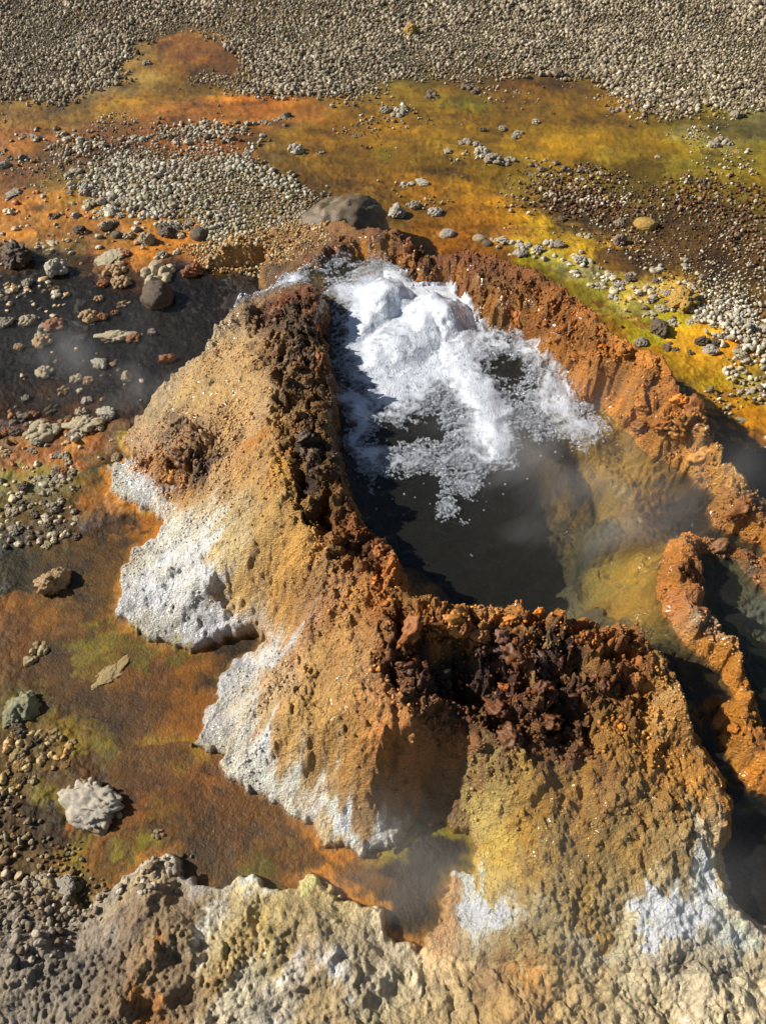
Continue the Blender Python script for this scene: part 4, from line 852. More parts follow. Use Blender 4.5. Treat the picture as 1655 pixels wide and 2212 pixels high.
stone(1513, 744, 30, 'crag', 'grey', 'left of two slate-grey stones lower right of the channel bend')
stone(1543, 748, 26, 'crag', 'grey', 'right of two slate-grey stones lower right of the channel bend')
stone(1590, 250, 30, 'knobby', 'pale', 'light knobbly stone at the right side of the far flat')
stone(1552, 312, 60, 'scatter', 'pale', 'wide grey crust patch at the right side of the far flat')
stone(1420, 340, 14, 'knobby', 'white', 'small white nodule standing at the right end of the yellow flat')
stone(1515, 394, 22, 'knobby', 'grey', 'grey nodule in the brown gravel near the right edge')
stone(1590, 330, 18, 'slab', 'yellow', 'thin yellow chip beside the wide grey crust patch', sz=.5)
stone(163, 378, 56, 'scatter', 'pale', 'long pale crust clump on the upper left mats', rot=.4)
stone(186, 418, 34, 'crag', 'white', 'white rock below the long pale crust clump')
stone(72, 298, 34, 'scatter', 'pale', 'grey crust strip at upper left near the red mats', sz=.7)
stone(362, 505, 38, 'crag', 'grey', 'grey-topped stone on the orange mat left of the boulder')
stone(280, 512, 26, 'knobby', 'cream', 'pale stone on the orange mat, left of a grey round one')
stone(255, 510, 26, 'boulder', 'grey', 'grey round stone on the orange mat')
stone(320, 523, 36, 'crag', 'cream', 'pale-topped stone casting a long shadow on the orange mat')
stone(272, 553, 24, 'knobby', 'orange', 'rusty nodule just above the pale crusted rock')
stone(430, 512, 38, 'boulder', 'grey', 'dark smooth stone at the tan gravel bank left of the boulder')
stone(388, 508, 26, 'knobby', 'tan', 'tan clump between the grey-topped stone and the gravel bank')
stone(245, 463, 34, 'knobby', 'white', 'white clump at the lower left end of the pale nodule patch')
stone(312, 460, 36, 'scatter', 'pale', 'pale clump at the foot of the pale nodule patch')
stone(370, 445, 34, 'scatter', 'pale', 'pale heap along the lower edge of the nodule patch')
stone(265, 436, 24, 'knobby', 'white', 'white clump left inside the nodule patch edge')
stone(175, 500, 28, 'crag', 'grey', 'grey stone on orange mat at left, with yellow growth beside it')
stone(230, 492, 28, 'crag', 'cream', 'cream peaked stone on the yellow growth at left')
stone(10, 360, 26, 'boulder', 'pale', 'pale stone cut by the left edge at the upper mats')
stone(28, 420, 34, 'slab', 'pale', 'grey-white flat stone near the left edge above the orange mats')
stone(120, 470, 26, 'scatter', 'grey', 'low grey clump amid orange mats at left')
stone(1600, 905, 22, 'slab', 'white', 'thin pale chip lying in the shadowed runoff')
stone(1612, 745+100, 48, 'scatter', 'white', 'white knobbly crust by the yellow growth at the right edge')
# --- small stones nobody could tell apart: same group, same label within a place
SMALL = []
def region(name, pts, n, smin, smax, kinds, pals, label, group, sz=(.7, 1.1)):
    P = np.array(pts, float); k = 0; t = 0; n = int(n*2.2)
    x0, y0 = P.min(0); x1, y1 = P.max(0)
    while k < n and t < n*40:
        t += 1
        px, py = random.uniform(x0, x1), random.uniform(y0, y1)
        if sdf(P, np.array([px]), np.array([py]))[0] < 0: continue
        s = smin*.8 + (smax-smin*.8)*random.random()**2.6
        SMALL.append((s, px, py, random.choice(kinds), random.choice(pals), label, group, random.uniform(*sz))); k += 1
region('a', [(0,560),(90,600),(160,640),(110,700),(0,690)], 22, 10, 26, ['knobby','scatter'], ['pale','tan','cream'], 'small pale knobbly stone at the upper left end of the dark stream', 'small stones at the upper left of the stream')
region('b', [(60,760),(330,700),(320,880),(40,860)], 12, 6, 14, ['knobby'], ['tan','pale'], 'tiny tan nodule in the lower part of the dark stream', 'tiny nodules in the stream')
region('c', [(0,870),(240,900),(280,1010),(200,1010),(0,1060)], 30, 9, 34, ['knobby','scatter'], ['cream','tan','orange','pale'], 'small tan crusted stone on the red-brown shore left of the mound', 'small stones on the red-brown shore')
region('d', [(0,1030),(165,1015),(170,1170),(0,1200)], 46, 12, 38, ['scatter','knobby'], ['pale','grey','cream'], 'grey-white nodule clump in the patch left of the green pool corner', 'nodule clumps left of the green corner')
region('e', [(0,380),(250,430),(420,500),(390,560),(200,590),(0,530)], 44, 7, 24, ['knobby','scatter'], ['cream','tan','orange','pale'], 'small knobbly stone on the orange mats at left', 'small stones on the orange mats')
region('f', [(150,400),(260,350),(330,450),(430,480),(400,510),(200,460)], 26, 14, 34, ['scatter','knobby'], ['pale','white','cream'], 'pale clump fringing the lower left of the nodule patch', 'clumps fringing the nodule patch')
region('g', [(250,300),(480,270),(620,250),(620,290),(480,310),(250,330)], 22, 12, 30, ['scatter'], ['pale','grey'], 'grey nodule string on the dark red mats', 'nodule strings on the red mats')
region('h', [(0,270),(230,280),(240,330),(0,350)], 16, 10, 28, ['scatter'], ['pale','grey'], 'small grey clump on the upper left mats', 'small clumps on the upper left mats')
region('i', [(1060,510),(1240,530),(1340,610),(1400,660),(1330,650),(1200,585),(1080,545)], 26, 12, 34, ['scatter','knobby'], ['white','cream','pale'], 'white knobbly crust lump on the pale strip along the amber channel', 'crust lumps along the amber channel')
region('j', [(1340,600),(1480,560),(1655,700),(1655,860),(1560,820),(1480,760),(1400,680)], 52, 12, 36, ['scatter','knobby'], ['white','pale','cream','grey'], 'pale clump on the rocky flat right of the channel bend', 'clumps right of the channel bend')
region('k', [(1120,340),(1300,360),(1330,400),(1150,390)], 14, 8, 24, ['scatter'], ['pale','grey'], 'grey nodule at the upper edge of the dark brown gravel', 'nodules at the upper edge of the brown gravel')
region('l', [(0,1560),(130,1580),(170,1640),(60,1700),(0,1720)], 34, 14, 40, ['scatter','knobby'], ['cream','tan','grey'], 'cream nodule clump at the left edge above the grey-white slab', 'nodule clumps above the slab')
SMALL.sort(reverse=True)
N_SINGLE = 296 - NSTONE
for s_, px, py, kind_, pal_, lab, grp, sz_ in SMALL[:N_SINGLE]:
    stone(px, py, s_, kind_, pal_, lab, grp, sz=sz_)
rest = SMALL[N_SINGLE:]; lo = []
pq = np.array([on(q[1], q[2]) for q in rest]); pz = height(pq[:, 0][None], pq[:, 1][None])['z'][0]
for (s_, px, py, kind_, pal_, lab, grp, sz_), (a, b, z), zl in zip(rest, pq, pz):
    w_ = s_*math.sqrt(a*a+b*b+(CH-z)**2)/F; V, Fc, c = PROTO[kind_][NSTONE % 4]; NSTONE += 1
    if len(V) > 900: V, Fc = blob(2, NSTONE % 50, (.5, .42, .35), (.35, .25, .15)); c = np.ones((len(V), 3)); V = V + [0, 0, .12]
    an = random.uniform(0, 6.28); R_ = np.array([[math.cos(an), math.sin(an), 0], [-math.sin(an), math.cos(an), 0], [0, 0, 1]])
    lo.append((V@R_*w_*[1, 1, sz_] + [a, b, zl-.03*w_], Fc, c*lin(PAL[pal_])))
V, Fc, c = join(lo); me = bpy.data.meshes.new('small_stones'); mesh_fill(me, V, Fc)
a_ = me.attributes.new('Col', 'FLOAT_COLOR', 'POINT'); q = np.ones((len(V), 4), np.float32); q[:, :3] = c; a_.data.foreach_set('color', q.ravel())
o = link('small_stones', me, MAT_STONE, kind='stuff'); o['label'] = 'many tiny pale stones strewn along the shores'; o['category'] = 'small stones'
print('stones', time.time()-T0, NSTONE, len(SMALL), len(Fc))

# ------------------------------------------------------------------ gravel fields and nodule crusts (nobody could count them)
def pebbles(name, label_kind, bx, spacing, dens, size, sub, palette, mat, seed, squash=(1, 1, .8), nudge=0, jitter=.45):
    """bx: x0,x1,y0,y1 in plan; dens(x,y) gives the chance that a spot carries a pebble"""
    r = np.random.default_rng(seed)
    xs = np.arange(bx[0], bx[1], spacing); yv = np.arange(bx[2], bx[3], spacing*.9)
    gx, gy = np.meshgrid(xs, yv); gx = gx + (np.arange(len(yv)) % 2)[:, None]*spacing*.5
    gx = gx.ravel() + r.uniform(-jitter, jitter, gx.size)*spacing; gy = gy.ravel() + r.uniform(-jitter, jitter, gy.size)*spacing
    vis = np.abs(gx) < .495*1.32*np.maximum(gy*math.cos(DEP)+CH*math.sin(DEP), 1) + .12
    gx = gx[vis]; gy = gy[vis]
    keep = r.random(gx.size) < dens(gx, gy); gx = gx[keep]; gy = gy[keep]; n = gx.size
    gz = np.zeros(n, np.float32)
    for i in range(0, n, 200000):
        hh = height(gx[i:i+200000][None], gy[i:i+200000][None]); gz[i:i+200000] = hh['z'][0]
    s = size * (.50 + .95*r.random(n)**2.2) * (1 + .45*np.clip(fbm(gx, gy, 4, 3, 505), -.7, 1))
    co = []; fc = []; cl = []; off = 0
    nv = 6
    which = r.integers(0, nv, n)
    for k in range(nv):
        V, Fc = blob(sub, seed*10+k, (1, r.uniform(.62, .95), squash[2]*r.uniform(.8, 1.2)), (.28, .18, .08))
        m = which == k; c = m.sum()
        if c == 0: continue
        a = r.uniform(0, 2*np.pi, c); ca, sa = np.cos(a)[:, None], np.sin(a)[:, None]; sc = (s[m]*.5)[:, None]
        tilt = r.uniform(-.4, .4, c)[:, None]
        x = V[None, :, 0]*sc; y = V[None, :, 1]*sc; z = V[None, :, 2]*sc + x*tilt
        xx = x*ca - y*sa + gx[m][:, None]; yy = x*sa + y*ca + gy[m][:, None]; zz = z + gz[m][:, None] + sc*.55 + nudge
        P = np.stack([xx, yy, zz], -1).reshape(-1, 3)
        f = (Fc[None] + (np.arange(c)*len(V))[:, None, None]).reshape(-1, 3) + off; off += c*len(V)
        pc = palette(gx[m], gy[m], r)
        co.append(P); fc.append(f); cl.append(np.repeat(pc, len(V), 0))
    co = np.concatenate(co); fc = np.concatenate(fc); cl = np.concatenate(cl)
    me = bpy.data.meshes.new(name); mesh_fill(me, co, fc)
    a = me.attributes.new('Col', 'FLOAT_COLOR', 'POINT'); q = np.ones((len(co), 4), np.float32); q[:, :3] = cl; a.data.foreach_set('color', q.ravel())
    o = link(name, me, mat, kind='stuff'); o['label'] = label_kind; o['category'] = 'gravel'
    print(name, n, len(fc)); return o
def pal_of(cols, var=.15):
    L_ = np.array([lin(c) for c in cols])
    def f(x, y, r):
        i = r.integers(0, len(L_), len(x)); k = 1 + var*r.standard_normal(len(x))
        return np.clip(L_[i]*np.clip(k, .55, 1.5)[:, None], 0, .8)
    return f
FAR_EDGE = poly([(-700,225),(0,218),(120,228),(200,205),(245,178),(240,150),(265,95),(330,60),(400,52),(480,80),(540,130),(545,158),(470,170),(420,182),(520,196),(600,200),(700,215),(800,206),(850,170),(1000,160),(1150,152),(1200,165),(1300,182),(1370,205),(1400,235),(1450,250),(1500,238),(1540,212),(1590,235),(1655,240),(2500,260),(2600,-300),(1700,-400),(800,-400),(-100,-400),(-1000,-300)])
def d_far(x, y):
    wx = fbm(x, y, 3, 3, 200)*.10
    d = sdf(FAR_EDGE, x+wx, y+fbm(x, y, 3, 3, 201)*.10)
    return np.clip(sstep(-.10, .06, d), 0, 1) * (.86 + .10*fbm(x, y, 5, 2, 202)) * (y < 7.6)
GR = [(170,156,130),(146,130,106),(188,176,150),(120,106,84),(158,142,114),(134,117,92)]
far_box = (-4.4, 4.4, 3.9, 7.6)
pebbles('gravel', 'wide field of pale grey-beige gravel at the back', (-4.3, 4.3, 3.9, 5.3), .0150, d_far, .0185, 1, pal_of(GR, .2), MAT_PEB, 3)
pebbles('gravel', 'farthest strip of grey-beige gravel at the top of the photo', (-4.6, 4.6, 5.3, 7.6), .0185, d_far, .0225, 0, pal_of(GR, .2), MAT_PEB, 4)
PATCH = poly([(215,350),(300,335),(380,325),(420,315),(500,340),(560,360),(640,378),(655,400),(690,440),(660,480),(560,540),(500,545),(470,520),(430,495),(350,470),(270,455),(230,430),(190,400)])
STRIP = poly([(360,285),(400,275),(470,280),(500,300),(440,312),(360,310)])
def d_patch(x, y):
    wx = fbm(x, y, 6, 3, 210)*.06; wy = fbm(x, y, 6, 3, 211)*.06
    d = np.maximum(sdf(PATCH, x+wx, y+wy), sdf(STRIP, x+wx, y+wy))
    return np.clip(sstep(-.09, .05, d), 0, 1)*.97
pebbles('nodule_gravel', 'dense patch of pale nodules left of the grey boulder', (-1.9, -.05, 2.5, 4.1), .0142, d_patch, .0175, 1, pal_of([(178,168,144),(158,146,120),(192,184,164),(140,126,98)]), MAT_PEB, 5)
BANKP = poly([(400,540,0),(470,520,0),(520,500,0),(600,485,0),(660,470,.02),(700,505,.12),(700,545,.15),(640,570,.1),(600,585,.06),(520,575,.02),(440,590,0)])
def d_bank(x, y):
    wx = fbm(x, y, 8, 3, 212)*.03; d = sdf(BANKP, x+wx, y)
    return sstep(-.05, .04, d)*.9
pebbles('nodule_gravel', 'tan nodule crust between the boulder and the dark stream', (-1.3, -.05, 2.0, 3.1), .0098, d_bank, .0115, 1, pal_of([(190,165,122),(172,140,92),(160,120,74),(200,185,150)]), MAT_PEB, 6)
BROWN = poly([(1060,370),(1130,355),(1300,358),(1500,380),(1700,440),(1800,600),(1800,900),(1655,780),(1560,690),(1480,620),(1400,580),(1330,545),(1300,510),(1200,460),(1120,410)])
def d_brown(x, y):
    wx = fbm(x, y, 4, 4, 213)*.09; wy = fbm(x, y, 4, 4, 214)*.09; d = sdf(BROWN, x+wx, y+wy)
    return sstep(-.05, .12, d)*(.55+.3*fbm(x, y, 7, 3, 215))
def pal_brown(x, y, r):
    base = pal_of([(100,66,42),(80,52,34),(120,84,52),(95,78,58),(150,128,100)], .2)(x, y, r)
    a, b = at(1560, 660); d = np.exp(-((x-a)**2+(y-b)**2)/.35**2)
    pale = r.random(len(x)) < (.10 + .75*d)
    base[pale] = pal_of([(172,160,136),(186,176,154),(150,136,110)])(x[pale], y[pale], r)
    return base
pebbles('gravel', 'dark red-brown gravel bed on the right with pale chips', (.3, 2.9, 1.9, 4.1), .0125, d_brown, .0115, 1, pal_brown, MAT_PEB, 7)
PCL = poly([(1520,640),(1570,625),(1610,650),(1640,700),(1655,760),(1600,740),(1540,700)])
def d_pcl(x, y): return sstep(-.08, .05, sdf(PCL, x+fbm(x, y, 8, 3, 216)*.05, y))*.9
pebbles('nodule_gravel', 'mound of white nodules on the brown gravel at right', (1.0, 2.3, 1.8, 2.8), .0125, d_pcl, .0155, 1, pal_of([(184,174,152),(160,148,124),(200,190,168)]), MAT_PEB, 8, nudge=.006)
# sparse small nodules on the mats
def d_mats(x, y):
    n = fbm(x, y, 2.6, 4, 220) + .35*fbm(x, y, 11, 2, 221)
    dmm = sdf(M_OUT, x, y); a, b = at(250, 330); left = np.exp(-((x-a)**2/.9**2+(y-b)**2/.55**2))
    c, d_ = at(1450, 640); right = np.exp(-((x-c)**2/.7**2+(y-d_)**2/.6**2))
    st = sdf(STREAM, x, y)
    return np.clip(sstep(.35, .95, n + .75*left + .75*right), 0, 1)*.55*(dmm < -.03)*(st < -.03)*(x > -9) * (y > 1.65)
pebbles('scattered_nodules', 'sparse pale nodules strewn over the coloured mats', (-2.6, 2.6, 1.6, 4.4), .017, d_mats, .013, 1, pal_of([(186,172,146),(160,140,105),(120,95,62),(205,198,180)], .2), MAT_PEB, 9)
# nodular crust at the lower left shore
LLC = poly([(-250,1650),(0,1690),(60,1760),(100,1810),(150,1840),(200,1900),(260,1910),(330,1850),(390,1850),(380,1890),(300,1930),(230,1970),(150,2060),(60,2090),(-250,2120)])
def d_llc(x, y): return np.clip(sstep(-.03, .03, sdf(LLC, x+fbm(x, y, 9, 3, 230)*.03, y+fbm(x, y, 9, 3, 231)*.03))*(.62+.5*fbm(x, y, 10, 3, 232)), 0, 1)
pebbles('nodule_gravel', 'grey nodular crust at the lower left shore of the orange pool', (-1.4, -.3, .2, 1.2), .0105, d_llc, .013, 2, pal_of([(150,138,118),(130,115,95),(172,160,140),(110,92,72)]), MAT_PEB, 10)

# popcorn grains on the pale crust and cinder lumps on the rim: parts of the mound
def grains(name, sel_fn, spacing, size, sub, seed, colgain, zfun=None, rough_amp=(.3, .2, .1), bx=(-1.2, 1.25, .1, 2.7), parent=None, mat=None, stuff=True, sinkf=.15):
    r = np.random.default_rng(seed)
    xs = np.arange(bx[0], bx[1], spacing); yv = np.arange(bx[2], bx[3], spacing)
    gx, gy = np.meshgrid(xs, yv); gx = (gx + r.uniform(-.5, .5, gx.shape)*spacing).ravel(); gy = (gy + r.uniform(-.5, .5, gy.shape)*spacing).ravel()
    hh = height(gx[None], gy[None])
    p = sel_fn(gx, gy, {k: (q[0] if isinstance(q, np.ndarray) and q.ndim == 2 else q) for k, q in hh.items()})
    keep = r.random(gx.size) < p; gx = gx[keep]; gy = gy[keep]; gz = hh['z'][0][keep]; n = gx.size
    mX_ = gx + fbm(gx, gy, 12, 4, 92)*.022; mY_ = gy + fbm(gx, gy, 12, 4, 93)*.022
    base = color_layer(M, mX_, mY_, 'm').T
    s = size*(.45 + 1.1*r.random(n)**1.8)*(1 + .45*np.clip(fbm(gx, gy, 5, 3, 503), -.8, 1)); co = []; fc = []; cl = []; off = 0; which = r.integers(0, 6, n)
    for k in range(6):
        V, Fc = blob(sub, seed*10+k, (1, r.uniform(.7, 1), .85), rough_amp)
        m = which == k; c = int(m.sum())
        if not c: continue
        a = r.uniform(0, 6.28, c)[:, None]; sc = (s[m]*.5)[:, None]; tx = r.uniform(-.8, .8, c)[:, None]
        x = V[None, :, 0]*sc; y = V[None, :, 1]*sc; z = V[None, :, 2]*sc + x*tx
        xx = x*np.cos(a)-y*np.sin(a)+gx[m][:, None]; yy = x*np.sin(a)+y*np.cos(a)+gy[m][:, None]; zz = z + gz[m][:, None] + sc*sinkf
        co.append(np.stack([xx, yy, zz], -1).reshape(-1, 3)); fc.append((Fc[None]+(np.arange(c)*len(V))[:, None, None]).reshape(-1, 3)+off); off += c*len(V)
        cc_ = base[m]*colgain(r, c, gx[m], gy[m])*(1+.18*fbm(gx[m], gy[m], 14, 4, 100)+.14*fbm(gx[m], gy[m], 3.2, 4, 102))[:, None]; ee_ = np.maximum(0, cc_[:, 0]-1.8*cc_[:, 1]); cc_[:, 1] += .17*ee_; cl.append(np.repeat(np.clip(cc_, .004, .85), len(V), 0))
    co = np.concatenate(co); fc = np.concatenate(fc); cl = np.concatenate(cl)
    me = bpy.data.meshes.new(name); mesh_fill(me, co, fc)
    a = me.attributes.new('Col', 'FLOAT_COLOR', 'POINT'); q = np.ones((len(co), 4), np.float32); q[:, :3] = cl; a.data.foreach_set('color', q.ravel())
    o = link(name, me, mat or MAT_CRUMB, parent=parent, kind='stuff'); print(name, n, len(fc)); return o
MAT_CRUMB = stone_material('cinder_crumbs', .4, .55, 160, .0012)
def gain_cinder(r, c, x, y):
    g = (.40 + .75*r.random(c)**1.3)[:, None]; red = (r.random(c) < .3)[:, None]
    return g*np.where(red, np.array([[1.1, .82, .65]]), np.array([[1, 1, 1]]))
grains('cinder_lumps', lambda x, y, h: (h['crag'] > .25)*(h['dm'] > .0)*(h['db'] < -.004)*(.16*h['crag']), .015, .030, 3, 21, gain_cinder, rough_amp=(.45, .38, .26), parent=mound, sinkf=-.25)
grains('rim_crumbs', lambda x, y, h: (h['crag'] > .2)*(h['dm'] > .0)*(h['db'] < -.001)*.42, .0058, .0062, 1, 22, gain_cinder, parent=mound)
def sel_pop(x, y, h):
    b = sstep(-.35, .45, fbm(x, y, 5, 3, 55))
    patch = sstep(-.1, .45, fbm(x, y, 7, 3, 501) + .3*fbm(x, y, 2, 2, 502))
    return (h['crag'] < .35)*(h['dm'] > .002)*(np.maximum(h['db'], h['dk']) < -.002)*(.03+.50*patch)*sstep(.45, .75, y)*(h['dm'] > .012)
grains('popcorn_grains', sel_pop, 0.0060, .0052, 1, 23, lambda r, c, x, y: (.85+.35*r.random(c))[:, None]*np.ones((1, 3)), parent=mound, bx=(-1.2, 1.2, .12, 2.5))
print('gravel', time.time()-T0)

# ------------------------------------------------------------------ foam and bubbles
FO = [(840,640,70,1.2),(800,690,70,1.2),(870,700,80,1.2),(940,680,75,1.2),(985,700,60,1.2),(930,760,80,1.1),(850,770,80,1.0),(780,760,60,.9),(1010,760,50,1.1),(1020,820,50,1.1),(1040,880,50,1.15),(1070,925,50,1.1),
      (900,840,90,.66),(850,880,60,.28),(870,985,50,.22),(930,1010,40,.2),(790,1010,30,.3),(1080,960,50,.3),(820,840,60,.6),(1090,740,45,.95),(1140,770,40,.8),(1190,820,45,.9),(1220,870,45,.8),(1180,890,50,.62),(1120,870,50,.5),(1100,800,50,.42),(780,900,35,1.0),(768,950,35,1.0),(800,985,35,.85),(840,1000,35,.62),
      (750,860,25,.9),(1000,980,50,.62),(1060,975,45,.75),(940,1000,45,.52),(880,980,40,.42),(1020,1040,38,.6),(985,1080,32,.55),(965,1105,22,.66),(880,910,50,.40),(960,920,50,.5),(1250,920,45,.55),(1290,930,40,.45),(1220,940,40,.42),(1010,1195,14,.62),(1010,1130,12,.45),
      (760,600,50,.6),(820,590,50,.62),(740,640,35,.62),(900,650,40,1.0),(960,640,40,1.0),(740,560,25,.55),(680,570,28,.48),(640,595,28,.8),(615,612,24,1.0),(590,628,22,1.05),(565,645,22,1.0),(540,660,22,1.0),(515,678,22,.95),(495,695,18,.8),(470,700,20,.6),(440,692,14,.5),(520,640,14,.55),(700,600,30,.4),
      (1150,930,30,.3),(900,1000,30,.3),(810,1080,22,.36),(800,1050,20,.36),(860,1090,18,.3),(540,600,10,.2),(1100,1000,30,.42)]
HOLES = [(1085,785,46,.75),(780,600,40,.35),(1120,860,30,.3),(935,925,34,.55),(870,950,32,.5),(900,905,30,.4),(830,930,25,.35),(700,605,24,.3)]
BUMPS = [(836,652,62,.058),(800,690,50,.022),(935,690,72,.050),(885,745,70,.024),(830,770,60,.018),(1150,775,46,.016),(1195,830,40,.014),(1100,735,40,.016),(775,915,30,.010),(740,700,30,.012),(780,600,40,.010),(860,600,36,.014)]
RIB = [at(*q) for q in [(955,650,.23),(985,685,.23),(1003,735,.22),(1016,790,.22),(1034,845,.21),(1062,915,.21),(1085,950,.2)]]
def fld(L_, x, y, z0=.2):
    s = np.zeros(x.shape, np.float32)
    for px, py, r, k in L_:
        zz = z0 if px > 600 else .12
        a, b = at(px, py, zz); d = math.sqrt(a*a+b*b+(CH-zz)**2); rr = r*d/F
        # the patch is seen at a slant, so it is deeper on the water than it looks
        s += k*np.exp(-((x-a)**2/rr**2 + (y-b)**2/(rr*1.35)**2))
    return s
fx = np.arange(-.75, .75, .0024); fy = np.arange(2.65, .95, -.0024)
FX, FY = np.meshgrid(fx, fy)
fw = fbm(FX, FY, 14, 3, 240)*.018; fw2 = fbm(FX, FY, 14, 3, 241)*.018
dens = np.clip(fld(FO, FX+fw, FY+fw2), 0, 1.6) - fld(HOLES, FX+fw, FY+fw2)
bcx, bcy = at(920, 770, .2); ft = np.arctan2(FY-bcy+fw*2, FX-bcx+fw2*2); fr_ = np.hypot(FX-bcx+fw*2, FY-bcy+fw2*2)
lace1, lace2, _ = worley(ft*.13, fr_, .034, 242)
l3, l4, _ = worley(FX+fw*.8, FY, .018, 243)
lace = (lace2-lace1)*.55 + (l4-l3)*.30 + (fbm(FX, FY, 30, 3, 244)+.5)*.22
hF = RM.sample(A_W, FX, FY)
dbF = sdf(BASIN, FX, FY)
hG = height(FX, FY)['z']
surf = np.maximum(hG, np.where(dbF > -.005, hF, hG))
fth = dens - lace - .22
thick = sstep(0, .5, fth)
q1, q2, q3 = worley(FX, FY, .0085, 246); q4, q5, q6 = worley(FX, FY, .0048, 247)
def domes(x, y):
    s_ = np.zeros(x.shape, np.float32)
    for px, py, r_, k in BUMPS:
        a, b = at(px, py, .2); rr = r_*math.sqrt(a*a+b*b+1.5**2)/F
        s_ += k*np.clip(1 - (x-a)**2/rr**2 - (y-b)**2/(rr*1.15)**2, 0, 1)**1.25
    dr = ditch(RIB, 0, x, y); return s_ + .014*np.clip(1-((dr+.012*fbm(x, y, 14, 2, 264))/.068)**2, 0, 1)**1.3
swell = domes(FX+fw*1.2, FY+fw2*1.2)*(1+.12*fbm(FX, FY, 12, 2, 249)) + (ridged(FX+fw, FY+fw2, 11, 2, 262)*.0032 + fbm(FX, FY, 30, 2, 263)*.0009)*sstep(.2, .8, thick)
FZ = surf + .002 + thick*.006 + swell*sstep(0, .6, thick)*(1+.10*fbm(FX, FY, 16, 2, 248)) + (np.sqrt(np.clip(1-(q1/.62)**2, 0, 1))*.0016 + np.sqrt(np.clip(1-(q4/.62)**2, 0, 1))*.0006)*(1-.85*sstep(.3, .8, fth))
okf = (fth > 0) & ((hG < hF + .03) | ((FX < -.22) & (FY > 1.95))) & ((dbF > -.012) | ((FX < -.20) & (FY > 1.9)))
FMASK = cen(okf.astype(np.float32)) > .6
def foam_material():
    m, nt, out = newmat('white_foam'); L = nt.links.new
    p = nt.nodes.new('ShaderNodeBsdfPrincipled')
    p.inputs['Base Color'].default_value = (.66, .69, .74, 1); p.inputs['Roughness'].default_value = .16; p.inputs['Coat Weight'].default_value = .6; p.inputs['Coat Roughness'].default_value = .07; p.inputs['Specular IOR Level'].default_value = .5
    tr = nt.nodes.new('ShaderNodeBsdfTransparent'); a = attr(nt, 'thick')
    mx = nt.nodes.new('ShaderNodeMixShader'); L(a.outputs['Fac'], mx.inputs[0]); L(tr.outputs[0], mx.inputs[1]); L(p.outputs[0], mx.inputs[2]); L(mx.outputs[0], out.inputs[0])
    tc = nt.nodes.new('ShaderNodeTexCoord'); vo = nt.nodes.new('ShaderNodeTexVoronoi'); vo.inputs['Scale'].default_value = 260; L(tc.outputs['Object'], vo.inputs['Vector'])
    bp = nt.nodes.new('ShaderNodeBump'); bp.inputs['Distance'].default_value = .0016; bp.invert = True; L(vo.outputs['Distance'], bp.inputs['Height']); L(bp.outputs[0], p.inputs['Normal'])
    return m
MAT_FOAM = foam_material()
opac = np.clip(.04 + .98*sstep(.0, 1.15, fth)**.9, 0, 1)*(1 - .35*sstep(.1, .6, fbm(FX, FY, 22, 4, 260))*(fth < .6))
foam = link('foam', grid_mesh('foam', FX, FY, FZ, FMASK, dict(thick=opac)), MAT_FOAM, kind='stuff')
foam['label'] = 'white boiling foam spreading over the dark spring water'; foam['category'] = 'foam'
